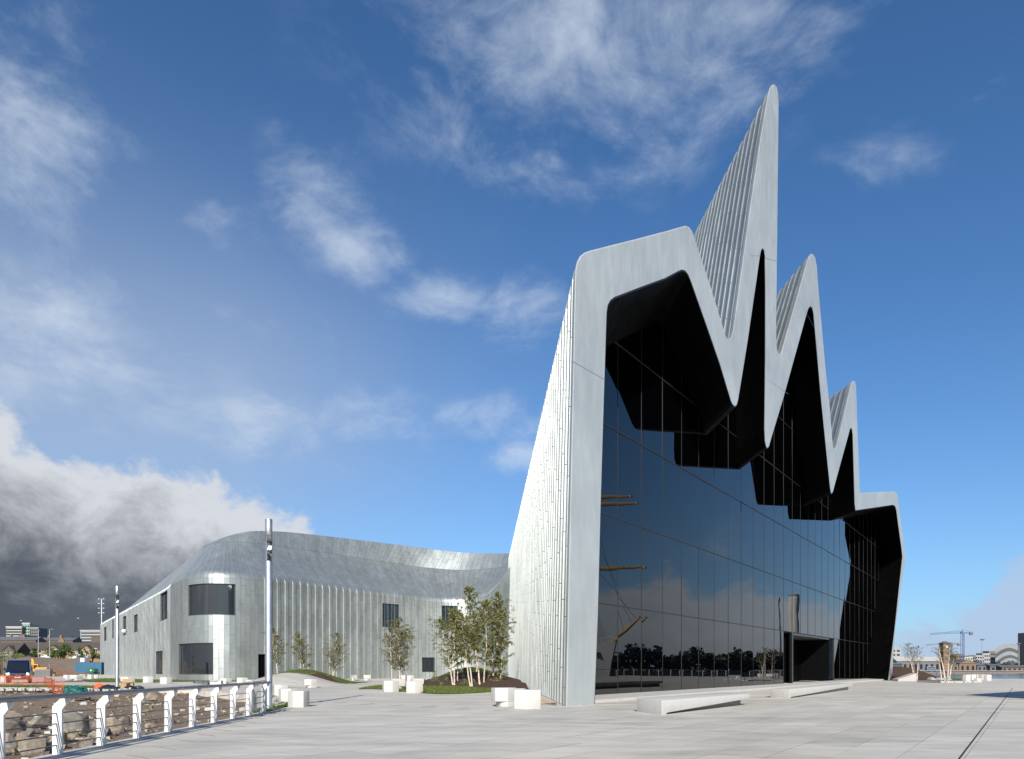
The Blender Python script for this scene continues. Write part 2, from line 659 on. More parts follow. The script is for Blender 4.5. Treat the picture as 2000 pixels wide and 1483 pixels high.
simple('roof_tile', (.062, .052, .046), .85, 0, .15, 1.0)
simple('slate', (.10, .105, .115), .7, 0, .15, .5)
simple('concrete', (.36, .35, .33), .85, 0, .10, .5)
simple('concrete_dark', (.13, .13, .13), .85, 0, .15, .5)
simple('white_wall', (.28, .285, .285), .8, 0, .06, .4)
simple('dark_window', (.02, .026, .03), .12, spec=.7)
simple('copper_green', (.20, .28, .23), .7)
simple('crane_blue', (.10, .15, .30), .5)
simple('armadillo', (.24, .25, .26), .45, .2, .05, .2)
simple('armadillo_dark', (.055, .065, .075), .5)
simple('hull_grey', (.33, .34, .35), .5)
simple('hull_white', (.6, .6, .58), .5)
simple('spar', (.42, .26, .10), .5)
simple('rope', (.02, .018, .015), .8)
simple('hill', (.055, .085, .055), .95, 0, .2, .004)
simple('black_door', (.0022, .0022, .0025), .5, 0, .2, spec=.06)
simple('gull', (.75, .75, .74), .7)
# birch bark: white with dark horizontal lenticels
m, t, b = principled('birch_bark')
c = t.n('ShaderNodeTexCoord').outputs['Object']
n1 = t.noise(t.vm('MULTIPLY', c, (1.5, 1.5, 7)), 3.0, 5, .65, .5)
n2 = t.noise(c, 1.1, 3, .6)
base = t.ramp(n1, [(.30, (.06, .045, .035)), (.40, (.33, .24, .17)), (.52, (.58, .50, .41)), (.75, (.68, .63, .56))])
base = t.mix(t.smooth(n2, .5, .7, 0, .6), base, (.34, .20, .115))
t.put(b.inputs['Base Color'], base)
b.inputs['Roughness'].default_value = .75
simple('twig', (.085, .055, .035), .85)
def leafmat(name, stops):
    m, t, b = principled(name)
    isl = t.n('ShaderNodeNewGeometry').outputs['Random Per Island']
    t.put(b.inputs['Base Color'], t.ramp(isl, stops))
    b.inputs['Roughness'].default_value = .5
    b.inputs['Specular IOR Level'].default_value = .35
    return m
leafmat('leaf_birch', [(0, (.055, .065, .018)), (.45, (.115, .125, .032)), (.8, (.175, .18, .052)), (1, (.25, .21, .085))])
leafmat('leaf_thin', [(0, (.085, .080, .030)), (.5, (.12, .12, .045)), (1, (.19, .17, .08))])
leafmat('leaf_bush', [(0, (.030, .055, .014)), (.5, (.06, .10, .024)), (1, (.12, .15, .04))])
leafmat('leaf_dark', [(0, (.008, .014, .008)), (.5, (.016, .026, .012)), (1, (.03, .042, .018))])
leafmat('leaf_herb', [(0, (.09, .12, .04)), (.6, (.15, .17, .07)), (1, (.24, .22, .12))])

# ================================================================== the ground, river and plaza
UX, UY = .6061, .7954                     # direction of the museum front (plan)
U3 = Vector((UX, UY, 0))
N3 = Vector((UY, -UX, 0))                 # outward normal of the front
E3 = Vector((-.0375, 1.0, 0))             # direction of the long hall behind the front


def polysheet(name, pts, z, mat, down=None, kind='structure', **kw):
    mb = MB()
    n = len(pts)
    if down is None:
        mb.add([(p[0], p[1], z) for p in pts], [tuple(range(n))])
    else:
        mb.add([(p[0], p[1], z) for p in pts] + [(p[0], p[1], down) for p in pts],
               [tuple(range(n))] + [((i + 1) % n, i, n + i, n + (i + 1) % n) for i in range(n)])
    o = mb.build(name, mat, fix=True, **kw)
    if o.data.polygons[0].normal.z < 0:
        o.data.flip_normals()
    if kind:
        o['kind'] = kind
    return o


north = [(40, -3000), (42, -60), (70, -20), (86, 40), (88, 100.5), (54, 103.5), (58, 160), (120, 330), (300, 575), (500, 655),
         (900, 830), (3500, 1700), (3500, 6000), (-5000, 6000), (-5000, -3000)]
polysheet('ground', north, -1.75, 'earth', -4.5)
south = [(200, -3000), (205, -250), (235, 0), (285, 180), (380, 330), (480, 420), (900, 600), (3500, 1300), (3500, -3000)]
polysheet('ground', south, -.4, 'earth', -4.5)
water = MB().quad((-4000, -3000, -3.2), (6000, -3000, -3.2), (6000, 6000, -3.2), (-4000, 6000, -3.2))
structure('river', water, 'water')

# ground that stays level round the museum: one sheet under paving, lawns and mulch
RX0, RX1 = -7.62, -8.72                    # kerb line of the river path: X at d = 4 and d = 26


def kerbx(d):
    return -7.42 - .0485 * d


plaza_pts = [(kerbx(-6), -6), (kerbx(14), 14), (kerbx(23.5), 23.5), (-9.3, 25.5), (-11.5, 31), (-15.5, 40), (-22, 47.5), (-30, 52), (-62, 60.5), (-110, 73), (-190, 95),
             (-190, 190), (-100, 215), (60, 215), (57, 160), (53.4, 103.2), (87.7, 100.2), (85.7, 40), (69.7, -20), (60, -34), (20, -34), (-7, -20)]
plaza = polysheet('plaza', plaza_pts, -.016, 'paving_far', -3.6)

# paving slabs laid parallel to the museum front
SL, SW, GAP = 1.8, .9, .008
slabs = []
from_cam = Vector((0, 0, 0))


def inplaza(x, y):
    if y < 25.5:
        return x > (kerbx(y) + .36 if y < 23.5 else -9.0)
    lim = np.interp(y, [25.5, 31, 40, 47.5, 52], [-9.1, -11.3, -15.2, -21.5, -29.4])
    return x > lim


P0 = Vector((2.13, 27.03, 0))


def behind_front(x, y):
    q = Vector((x, y, 0)) - P0
    s = q.dot(U3)
    return q.dot(N3) < .15 and s > -3.0 and s < 85


for i in range(-60, 75):
    for j in range(-75, 45):
        a0 = (i + (.5 if j % 2 else 0)) * SL
        b0 = j * SW
        cx = UX * (a0 + SL / 2) + UY * (b0 + SW / 2)
        cy = UY * (a0 + SL / 2) - UX * (b0 + SW / 2)
        if cy < 3 or cy > 46 or cx > 60 or cx < -40:
            continue
        if not inplaza(cx - .2, cy) or not inplaza(cx - .75, cy + .3) or behind_front(cx, cy):
            continue
        vis = cy > 10.4 and abs(cx) < .77 * cy + .5
        slabs.append((0 if vis else 1, math.hypot(cx, cy), a0, b0))
slabs.sort()
slab_mb = MB()
c0, c1, h = GAP / 2, SL - GAP / 2, 0.016
ch = .006
for (x0, x1, y0, y1, z) in ((c0, c1, GAP / 2, SW - GAP / 2, 0),):
    pass
def slabgeo(mb, org, dz):
    o = Vector(org)
    A, B = U3, N3
    q = []
    for z in (-h, 0):
        for (a, b) in ((c0, GAP / 2), (c1, GAP / 2), (c1, SW - GAP / 2), (c0, SW - GAP / 2)):
            q.append(o + A * a + B * b + Vector((0, 0, z + dz)))
    mb.k = 0
    mb.add(q, [(7, 6, 5, 4)])
    k0 = len(mb.v) - 8
    for k in range(4):
        mb.f.append(tuple(k0 + i for i in ((k + 1) % 4, k, 4 + k, 4 + (k + 1) % 4)))
        mb.mi.append(1)
slabgeo(slab_mb, (0, 0, 0), 0)
slab_me = slab_mb.mesh('paving_slab', ['paving_slab', 'joint_dark'])
far_slabs = MB()
for k, (vis, dist, a0, b0) in enumerate(slabs):
    org = U3 * a0 + N3 * b0
    dz = random.uniform(-.0025, .002)
    if k < 300:
        o = link('paving_slab', slab_me, plaza)
        o.location = (org.x, org.y, dz)
    else:
        slabgeo(far_slabs, org, dz)
o = far_slabs.build('paving_slabs', ['paving_joined', 'joint_dark'], plaza)
o['kind'] = 'stuff'
# dark drainage slot across the right of the plaza
s0, s1 = gp(1898, 1450), gp(1978, 1344.5)
dv = (s1 - s0).normalized()
s0 = s0 - dv * 6
pv = Vector((dv.y, -dv.x, 0)) * .016
zz = Vector((0, 0, .004))
structure('drain_slot', MB().quad(s0 - pv + zz, s0 + pv + zz, s1 + pv + zz, s1 - pv + zz), 'rubber')

# kerb along the railing
kb = MB()
for d in np.arange(-5, 23.4, 1.5):
    a = Vector((kerbx(d), d, 0))
    b_ = Vector((kerbx(d + 1.49), d + 1.49, 0))
    wv = Vector((.33, 0, 0))
    vs = [a, b_, b_ + wv, a + wv]
    kb.add([p + Vector((0, 0, .02)) for p in vs] + [p + Vector((0, 0, -.5)) for p in vs],
           [(0, 3, 2, 1), (0, 1, 5, 4), (1, 2, 6, 5), (2, 3, 7, 6), (3, 0, 4, 7)])
structure('kerb', kb, 'kerb_stone')


# ---- rough earth bank left of the railing
def hnoise(x, y):
    return (math.sin(x * .9 + y * .37) * math.cos(y * .71 - x * .23) * .5 + math.sin(x * 2.3 + 1.7) * math.sin(y * 1.9 + .4) * .28
            + math.sin(x * 4.7 - y * 3.1) * .13 + math.sin(x * 9.1 + y * 7.7) * .05 + math.sin(y * 12.3 - x * 5.7) * .04)


def earth_z(x, y):
    if y > 50:
        f = 0
    else:
        f = min(1, max(0, (50 - y) / 34)) ** .8
    e = -.12 - .95 * f
    side = min(1, max(0, (kerbx(min(y, 24)) - x) / 3.0))
    e = -.18 + (e + .18) * side
    far = min(1, max(0, (-x - 14) / 10))
    e -= .55 * f * far
    return e + hnoise(x, y) * .16 * min(1, side + .15)


bank = MB()
nx, ny = 90, 110
grid = []
for j in range(ny + 1):
    for i in range(nx + 1):
        d = -6 + 78 * (j / ny)
        xr = kerbx(min(d, 23.5)) + .05
        if d > 23.5:
            xr = float(np.interp(d, [23.5, 25.5, 31, 40, 47.5, 52, 60.5, 73], [-8.5, -9.25, -11.4, -15.3, -21.7, -29.6, -61, -109]))
        x = xr - (i / nx) ** 1.4 * 75
        grid.append((x, d, earth_z(x, d)))
fs = []
for j in range(ny):
    for i in range(nx):
        a = j * (nx + 1) + i
        fs.append((a + 1, a, a + nx + 1, a + nx + 2))
bank.add(grid, fs)
structure('earth_bank', bank, 'earth', smooth=2)

# ================================================================== the museum
museum = thing('museum_building', 'zinc-clad museum with zigzag front of black glass and a low ribbed wing', 'museum', tuple(P0))
ue = (U3.x, U3.y)


def fsz(px, py, t=0.0):
    """photo pixel -> (along, height) in the plane of the front, or a plane t metres behind it"""
    g = P0 + E3 * t
    a = (px - 1000) / F
    s = (g.y * a - g.x) / (UX - UY * a)
    d = g.y + UY * s
    return (s, CAMZ + (HY - py) / F * d)


outer_px = [(1105, 1381), (1108.5, 1200), (1114, 950), (1119, 720), (1122.5, 545), (1123.5, 525), (1127, 509), (1133, 498), (1141, 491.5), (1152, 487.5), (1250, 463), (1300, 450), (1330, 441.5), (1339, 439.2),
            (1346, 442), (1351, 448.5), (1356, 461), (1387, 555), (1414, 643), (1418, 656), (1421.5, 661.5), (1425.5, 662), (1429, 656), (1432, 645), (1467, 393), (1485, 272), (1499.5, 188), (1503.5, 172), (1508, 164.5), (1513, 164),
            (1517.5, 170), (1520.5, 183), (1521.3, 205), (1520, 330), (1517.5, 560), (1516.5, 640), (1516.8, 668), (1519, 687), (1522, 692.5), (1525.5, 689), (1530, 674), (1554, 590), (1576, 512), (1580, 500.5), (1584, 495), (1588.5, 496),
            (1592.5, 503), (1595.5, 519), (1602, 600), (1613, 722), (1621, 795), (1626, 858), (1628, 873), (1630.3, 878.5), (1633, 874), (1637, 859), (1661, 757), (1664, 747), (1667.3, 743), (1670.5, 745.5), (1672.3, 754), (1673, 775),
            (1677, 890), (1679.6, 962.5), (1745, 960), (1750, 960.8), (1753, 965), (1758, 1005), (1768.5, 1080), (1769, 1090), (1748.5, 1230), (1742, 1324)]
inner_px = [(1162, 1376), (1169, 1200), (1174, 999), (1180, 800), (1185, 640), (1186, 612), (1188, 598), (1193, 589), (1201, 583), (1250, 564), (1300, 545.5), (1325, 532), (1332, 529), (1338.5, 531), (1344, 538), (1350, 553), (1380, 638), (1405, 710), (1427, 783), (1430.5, 791), (1435, 795.5), (1439, 793), (1442, 783), (1460, 672),
            (1478, 548), (1484.5, 502), (1487, 490), (1489.7, 486.5), (1492.3, 490), (1494, 503), (1495, 560), (1494.7, 700), (1493, 840), (1493.8, 862), (1496, 873), (1499, 877), (1502.3, 873), (1507, 856), (1530, 780), (1547, 718), (1575, 617),
            (1578.5, 605), (1582.5, 599.5), (1586, 602), (1588.5, 612), (1592, 650), (1602, 765), (1613, 875), (1620.5, 948), (1622, 960), (1624, 965.5), (1626.8, 962), (1630, 950), (1645, 895), (1658.5, 846), (1660.3, 839), (1662.2, 836.5), (1664, 839.5),
            (1665.4, 850), (1667.5, 925), (1669.2, 985), (1671, 998), (1744, 987), (1748.3, 989.5), (1750.5, 997), (1761, 1075), (1762.3, 1087), (1747, 1230), (1734.5, 1323)]
OUT = [fsz(*p) for p in outer_px]
INN = [fsz(*p) for p in inner_px]
OUT[0] = (OUT[0][0], -.02)
OUT[-1] = (OUT[-1][0], -.02)
INN[0] = (INN[0][0], -.02)
INN[-1] = (INN[-1][0], -.02)


def densify(pl, step=1.2):
    out = []
    for a, b_ in zip(pl[:-1], pl[1:]):
        n = max(1, int(math.dist(a, b_) / step))
        for k in range(n):
            out.append((a[0] + (b_[0] - a[0]) * k / n, a[1] + (b_[1] - a[1]) * k / n))
    out.append(pl[-1])
    return out


def normals(pl, sgn=1):
    ns = []
    for i in range(len(pl)):
        a = pl[max(i - 1, 0)]
        b_ = pl[min(i + 1, len(pl) - 1)]
        dx, dz = b_[0] - a[0], b_[1] - a[1]
        L = math.hypot(dx, dz) or 1
        ns.append((-dz / L * sgn, dx / L * sgn))
    return ns


def F3(s, z, t):
    return P0 + U3 * s + E3 * t + Vector((0, 0, z * (1 + .00105 * max(t, 0)) if z > 0 else z))


# front frame: the plate between the outer and the inner zigzag, with a rolled edge
FT = .55
loop = OUT + INN[::-1]
def inset(pl, ns, d):
    return [(p[0] + n[0] * d, p[1] + n[1] * d) for p, n in zip(pl, ns)]
no_, ni_ = normals(OUT, 1), normals(INN, 1)
o_in = inset(OUT, no_, -.10)
i_in = inset(INN, ni_, .06)
o_in[0] = (o_in[0][0], -.02); o_in[-1] = (o_in[-1][0], -.02)
i_in[0] = (i_in[0][0], -.02); i_in[-1] = (i_in[-1][0], -.02)
face = o_in + i_in[::-1]
from mathutils.geometry import tessellate_polygon
tris = tessellate_polygon([[Vector((p[0], p[1], 0)) for p in face]])
mb = MB()
mb.add([F3(p[0], p[1], 0) for p in face], [tuple(t_) for t_ in tris])
def band(pa, ta, pb, tb):
    n = len(pa)
    mb.add([F3(p[0], p[1], ta) for p in pa] + [F3(p[0], p[1], tb) for p in pb], [(i, i + 1, n + i + 1, n + i) for i in range(n - 1)])
band(o_in, 0, inset(OUT, no_, -.03), .03)
band(inset(OUT, no_, -.03), .03, OUT, .12)
band(OUT, .12, OUT, FT)
frame = mb.build('front_frame', 'frame_steel', museum, world=True, fix=True)
tag(frame, 'pale grey steel frame of the zigzag front')
# hairline plate joints on the frame
def jointline(pa, pb):
    a, b_ = fsz(*pa), fsz(*pb)
    A, B = F3(a[0], a[1], -.004), F3(b_[0], b_[1], -.004)
    wv = Vector((0, 0, .012))
    MB().quad(A - wv, B - wv, B + wv, A + wv).build('plate_joint', 'galv', frame, world=True)
for pa, pb in (((1118, 706), (1181, 742)), ((1240, 466), (1228, 571)), ((1640, 836), (1625, 815)), ((1560, 583), (1590, 640)), ((1466, 500), (1484, 500)), ((1517, 510), (1494, 505)), ((1512, 600), (1497, 640)), ((1497, 740), (1540, 770))):
    jointline(pa, pb)

# black gasket line round the opening and the deep black soffit
REC = 5.3
mb = MB()
dn = INN
for ta, tb in ((.20, .26),):
    band_pts = inset(INN, ni_, -.03)
    n = len(INN)
n = len(INN)
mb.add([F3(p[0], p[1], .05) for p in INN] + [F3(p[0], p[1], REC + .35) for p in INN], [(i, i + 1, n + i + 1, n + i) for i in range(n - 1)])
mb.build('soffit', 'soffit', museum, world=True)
mb = MB()
band(i_in, 0, INN, .05)
mb.build('gasket', 'black_gasket', museum, world=True)

# glass wall: panes, mullions and transoms, clipped to the opening
def clip(poly, lo, hi, ax):
    def half(pl, c, sgn):
        out = []
        for i in range(len(pl)):
            p, q = pl[i], pl[(i + 1) % len(pl)]
            dp, dq = (p[ax] - c) * sgn, (q[ax] - c) * sgn
            if dp >= 0:
                out.append(p)
            if (dp > 0 and dq < 0) or (dp < 0 and dq > 0):
                k = dp / (dp - dq)
                out.append((p[0] + (q[0] - p[0]) * k, p[1] + (q[1] - p[1]) * k))
        return out
    pl = half(poly, lo, 1)
    return half(pl, hi, -1) if len(pl) > 2 else []


def parea(pl):
    return abs(sum(pl[i][0] * pl[(i + 1) % len(pl)][1] - pl[(i + 1) % len(pl)][0] * pl[i][1] for i in range(len(pl)))) / 2


hole = [(p[0], p[1]) for p in INN]
GB = .12
door_a, door_b = fsz(1545, 1330, REC)[0], fsz(1619, 1330, REC)[0]
s_list = [3.52 + 2.85 * k for k in range(-1, 32)]
z_list = [GB, 4.9, 9.65, 14.4, 19.15, 23.9, 28.65, 33.4]
rp = random.Random(4)
PG = .018
for i in range(len(s_list) - 1):
    colp = clip(hole, s_list[i] + PG, s_list[i + 1] - PG, 0)
    if len(colp) < 3:
        continue
    for j in range(len(z_list) - 1):
        if j == 0 and s_list[i + 1] > door_a + .3 and s_list[i] < door_b - .3:
            continue
        pl = clip(colp, z_list[j] + PG, z_list[j + 1] - PG, 1)
        if len(pl) < 3 or parea(pl) < .08:
            continue
        cs, cz = (s_list[i] + s_list[i + 1]) / 2, (z_list[j] + z_list[j + 1]) / 2
        ta, tb = rp.gauss(0, .0030), rp.gauss(0, .0016)
        tri = tessellate_polygon([[Vector((p[0], p[1], 0)) for p in pl]])
        org = F3(cs, cz, REC)
        me_ = MB()
        me_.add([F3(p[0], p[1], REC) - N3 * ((p[0] - cs) * ta + (p[1] - cz) * tb) - org for p in pl], [tuple(x) for x in tri])
        o = me_.build('glass_pane', 'facade_glass', museum, fix=False)
        for pg in o.data.polygons:
            if pg.normal.dot(N3) < 0:
                pg.flip()
        o.location = org - P0
def strip_clip(lo, hi, zl, zh, name, mat, proud):
    pl = clip(hole, lo, hi, 0)
    pl = clip(pl, zl, zh, 1) if len(pl) > 2 else []
    if len(pl) < 3 or parea(pl) < .01:
        return
    tri = tessellate_polygon([[Vector((p[0], p[1], 0)) for p in pl]])
    q = MB()
    n = len(pl)
    off = N3 * proud
    q.add([F3(p[0], p[1], REC) + off for p in pl] + [F3(p[0], p[1], REC) - N3 * .12 for p in pl],
          [tuple(x) for x in tri] + [((k + 1) % n, k, n + k, n + (k + 1) % n) for k in range(n)])
    q.build(name, mat, museum, world=True, fix=True)
for s_ in s_list:
    strip_clip(s_ - .014, s_ + .014, 4.9 if door_a - .3 < s_ < door_b + .3 else GB, 60, 'mullion', 'mullion', .015)
for z_ in z_list[1:]:
    strip_clip(-5, 200, z_ - .028, z_ + .028, 'transom', 'mullion', .03)
# plinth under the glass and the entrance portal
sL, sR = INN[0][0] + .05, INN[-1][0] - .05
mb = MB()
pa = [F3(sL, 0, .9), F3(sR, 0, .9), F3(sR, 0, REC + .3), F3(sL, 0, REC + .3)]
mb.add([p + Vector((0, 0, GB)) for p in pa] + [p - Vector((0, 0, .05)) for p in pa], [(0, 1, 2, 3), (4, 5, 1, 0), (5, 6, 2, 1), (6, 7, 3, 2), (7, 4, 0, 3)])
mb.build('plinth', 'kerb_stone', museum, world=True, fix=True)
def fbox(s0, s1, z0, z1, n0, n1, name, mat, parent=None, tt=REC):
    """box in front coordinates; n = metres outwards from the glass"""
    q = MB()
    b0 = F3(0, 0, tt)
    vs = [b0 + U3 * s + N3 * n_ + Vector((0, 0, z)) for s in (s0, s1) for n_ in (n0, n1) for z in (z0, z1)]
    q.add(vs, ((0, 1, 3, 2), (4, 6, 7, 5), (0, 4, 5, 1), (2, 3, 7, 6), (0, 2, 6, 4), (1, 5, 7, 3)))
    return q.build(name, mat, parent or museum, world=True, fix=True)
entr = fbox(door_a - .1, door_b + .1, GB + .01, 4.86, -3.2, -3.0, 'entrance', 'black_door')
fbox(door_a - .15, door_a + .02, GB + .01, 4.86, -3.2, .03, 'side_wall', 'black_door', entr)
fbox(door_b - .02, door_b + .15, GB + .01, 4.86, -3.2, .03, 'side_wall', 'black_door', entr)
fbox(door_a + .02, door_b - .02, 4.70, 4.86, -3.2, .03, 'lintel', 'dark_steel', entr)
fbox(door_a - .85, door_a - .2, GB + .01, 4.86, .03, .14, 'door_leaf', 'black_door', entr)
fbox(door_a - .12, door_a - .04, GB + .01, 4.9, .06, .2, 'jamb', 'dark_steel', entr)

# ---- the hall behind: base shell and raised ribs, each rib one part
OD = densify(OUT, 1.3)
ND = normals(OD, 1)
LEN = 84.0
mb = MB()
sh = inset(OD, ND, -.20)
n = len(OD)
mb.add([F3(p[0], p[1], .5) for p in sh] + [F3(p[0], p[1], LEN) for p in sh], [(i, i + 1, n + i + 1, n + i) for i in range(n - 1)])
mb.build('roof_shell', 'zinc_under', museum, world=True)
# lengths along the section
cum = [0]
for a, b_ in zip(OD[:-1], OD[1:]):
    cum.append(cum[-1] + math.dist(a, b_))
def sect(l, lift):
    k = min(max(int(np.searchsorted(cum, l)) - 1, 0), n - 2)
    f = (l - cum[k]) / max(cum[k + 1] - cum[k], 1e-6)
    f = min(max(f, 0), 1)
    p = [OD[k][i] * (1 - f) + OD[k + 1][i] * f for i in (0, 1)]
    q = [ND[k][i] * (1 - f) + ND[k + 1][i] * f for i in (0, 1)]
    return (p[0] + q[0] * lift, p[1] + q[1] * lift)
def rib(t0, t1, lift, shift, name, mat, tmax=cum[-1], notch=.028, skirt=.16, slant=.134):
    q = MB()
    l = 0.0
    k = 0
    seg = 2.9
    first = True
    while l < tmax - .05:
        l1 = min(l + (seg * shift if first else seg), tmax)
        first = False
        la = l + notch
        ls = [la] + [c_ for c_ in cum if la + .02 < c_ < l1 - .02] + [l1]
        m_ = len(ls)
        vs = []
        for li in ls:
            f = (li - l) / max(l1 - l, 1e-6)
            lf = lift + .003 * (1 - f)        # each sheet laps over the one below
            a = sect(li, lf)
            b0 = sect(li, -skirt)
            vs += [F3(b0[0], b0[1], t0), F3(a[0], a[1], t0 + slant), F3(a[0], a[1], t1 - slant), F3(b0[0], b0[1], t1)]
        fs = []
        for i in range(m_ - 1):
            for c_ in range(3):
                fs.append((4 * i + c_, 4 * i + c_ + 1, 4 * i + 5 + c_, 4 * i + 4 + c_))
        fs.append((0, 3, 2, 1))
        q.add(vs, fs)
        l = l1
    return q.build(name, mat, museum, world=True)
PITCH = 1.2
t = FT + .12
k = 0
while t < LEN - 1:
    # only the stretch of the section that the plaza can see for the far ribs
    rib(t, t + .60, .03, .25 + .75 * ((k * .38) % 1), 'cladding_rib', 'zinc')
    rib(t + .60, t + 1.2, -.07, .25 + .75 * ((k * .38 + .5) % 1), 'cladding_strip', 'zinc', skirt=.16, slant=.008, notch=.0)
    t += PITCH
    k += 1

# ---- the low wing that bends away to the left
ctrl = [(-122, 198.5), (-108, 179), (-75, 133.2), (-52, 101.3), (-45.8, 92), (-41.2, 85.9), (-36.8, 83.2), (-32.6, 85.4), (-27.6, 92.5), (-22.5, 99.6), (-16.5, 105.8), (-10.8, 109.2), (-5.7, 109.0), (-2.3, 105.3), (.2, 99.5), (3.2, 95.5), (5, 93)]
def catmull(c, n=24):
    out = []
    for i in range(1, len(c) - 2):
        p0, p1, p2, p3 = [Vector((*q, 0)) for q in c[i - 1:i + 3]]
        for k in range(n):
            u = k / n
            out.append(.5 * ((2 * p1) + (p2 - p0) * u + (2 * p0 - 5 * p1 + 4 * p2 - p3) * u * u + (3 * p1 - p0 - 3 * p2 + p3) * u ** 3))
    out.append(Vector((*c[-2], 0)))
    return out
path = catmull(ctrl)
pl_cum = [0.0]
for a, b_ in zip(path[:-1], path[1:]):
    pl_cum.append(pl_cum[-1] + (b_ - a).length)
PL = np.array([[p.x, p.y] for p in path])
PC = np.array(pl_cum)
WL = PC[-1]
def wpos(u):
    return Vector((float(np.interp(u, PC, PL[:, 0])), float(np.interp(u, PC, PL[:, 1])), 0))
def wdir(u):
    d = wpos(min(u + .4, WL)) - wpos(max(u - .4, 0))
    return d.normalized()
def u_of(pt):
    q = np.hypot(PL[:, 0] - pt[0], PL[:, 1] - pt[1])
    return float(PC[int(np.argmin(q))])
uB = u_of((-46.5, 93))
uC = u_of((-31.2, 87.3))
uF = u_of((-13, 108.4))
uG = u_of((-2.4, 105.3))
us = np.linspace(0, WL, 4000)
pxs = np.array([1000 + F * wpos(u).x / wpos(u).y for u in us])
def find_u(px, lo, hi):
    m_ = (us >= lo) & (us <= hi)
    return float(us[m_][np.argmin(np.abs(pxs[m_] - px))])
def zpx(u, py):
    return CAMZ + (HY - py) / F * wpos(u).y
kn_pts = [(-108, 179), (-46.5, 93), (-41.2, 85.9), (-36.8, 83.2), (-32.6, 85.4), (-31.2, 87.3), (-27.6, 92.5), (-22.5, 99.6), (-16.5, 105.8), (-13, 108.4), (-8, 109.6), (-4, 107.5), (-2.4, 105.3), (.2, 99.5), (3.2, 95.5)]
kn = [u_of(p) for p in kn_pts]
kn[0], kn[-1] = 0.0, WL
eave_z = [13.7, 13.7, 13.7, 13.7, 13.7, 13.7, 13.7, 13.6, 13.4, 13.2, 13.2, 14.0, 15.2, 17.6, 18.6]
RG1 = [(-103, 182.5, 17.3), (-45.2, 98.5, 18.5), (-43.4, 96.2, 18.85), (-40.6, 94.5, 19.0), (-37.6, 94.6, 19.1), (-36.2, 95.9, 19.15), (-32.9, 100.3, 19.3), (-27.5, 107, 19.4), (-21.2, 113.2, 19.2), (-16, 116.6, 18.8), (-8.8, 118, 18.4), (-1.6, 115.0, 18.5), (1.6, 111, 18.7), (3.4, 104, 18.7), (5.2, 99, 19.0)]
RG2 = []
for (r_, (px_, py_)) in zip(RG1, ((205, 1190), (400, 1066), (425, 1054), (452, 1045), (482, 1038.5), (500, 1037), (560, 1039), (660, 1050), (770, 1063.5), (840, 1073), (915, 1081), (987, 1081.5), (1024, 1080), (1048, 1074), (1075, 1072))):
    d_ = r_[1] + 1.9
    if r_ is RG1[0]:
        RG2.append((-102, 184, 17.4))
    else:
        RG2.append(((px_ - 1000) / F * d_, d_, CAMZ + (HY - py_) / F * d_))
def smooth_tab(tab):
    """dense, gently rounded table of the ridge curve by path position"""
    uu = np.linspace(0, WL, 900)
    arr = np.stack([np.interp(uu, kn, [r[i] for r in tab]) for i in range(3)], 1)
    ker = np.hanning(31)
    ker /= ker.sum()
    pad = np.concatenate([np.repeat(arr[:1], 15, 0) + (np.arange(-15, 0)[:, None]) * (arr[1] - arr[0]), arr, np.repeat(arr[-1:], 15, 0) + (np.arange(1, 16)[:, None]) * (arr[-1] - arr[-2])])
    return uu, np.stack([np.convolve(pad[:, i], ker, 'valid') for i in range(3)], 1)
T1, T2 = smooth_tab(RG1), smooth_tab(RG2)
def ridge(tab, u):
    uu, arr = tab
    return Vector([float(np.interp(u, uu, arr[:, i])) for i in range(3)])
def W3(u, o, z):
    dv = wdir(u)
    inward = Vector((-dv.y, dv.x, 0))
    p = wpos(u) + inward * o
    return Vector((p.x, p.y, z))
PCACHE = {}
def profile(u):
    """3-D points of the wing's section at u: wall foot, wall head, eave curve, slope, upper face"""
    key = round(u, 4)
    if key in PCACHE:
        return PCACHE[key]
    ez = float(np.interp(u, kn, eave_z))
    R1, R2 = ridge(T1, u), ridge(T2, u)
    base = W3(u, 0, ez)
    o1 = max((Vector((R1.x, R1.y, 0)) - Vector((base.x, base.y, 0))).length, .3)
    sl = math.atan2(R1.z - ez, o1)
    rr = 1.1
    dirv = Vector((R1.x - base.x, R1.y - base.y, 0)).normalized()
    pts = [W3(u, 0, -.02), W3(u, 0, ez - rr)]
    nv = W3(u, 1, 0) - W3(u, 0, 0)
    for k in range(1, 6):
        th = k / 5 * (math.pi / 2 - sl)
        f = k / 5
        dd = (nv * (1 - f) + dirv * f).normalized()
        pts.append(W3(u, 0, 0) + dd * (rr - rr * math.cos(th)) + Vector((0, 0, ez - rr + rr * math.sin(th))))
    e0 = pts[-1]
    for k in range(1, 4):
        f = k / 3
        p = e0.lerp(R1, f)
        p.z -= .55 * math.sin(math.pi * f) * min(1, o1 / 10)
        pts.append(p)
    back = (R2 - R1)
    bh = Vector((back.x, back.y, 0))
    bh = bh.normalized() if bh.length > .01 else dirv
    pts.append(R1 + bh * .25 + Vector((0, 0, .06)))
    pts.append(R2)
    pts.append(R2 + bh * .7 + Vector((0, 0, .06)))
    pts.append(R2 + bh * 6 + Vector((0, 0, -1.8)))
    PCACHE[key] = pts
    return pts
def prof_at(u, lv):
    pr = profile(u)
    i = min(int(lv), len(pr) - 2)
    return pr[i].lerp(pr[i + 1], lv - i)
def prof_n(u, lv):
    nmax = len(profile(u)) - 1.001
    a = prof_at(u, min(lv + .3, nmax)) - prof_at(u, max(lv - .3, 0))
    c = prof_at(min(u + .2, WL), lv) - prof_at(max(u - .2, 0), lv)
    q = c.cross(a)
    return q.normalized() if q.length > 1e-9 else Vector((0, 0, 1))
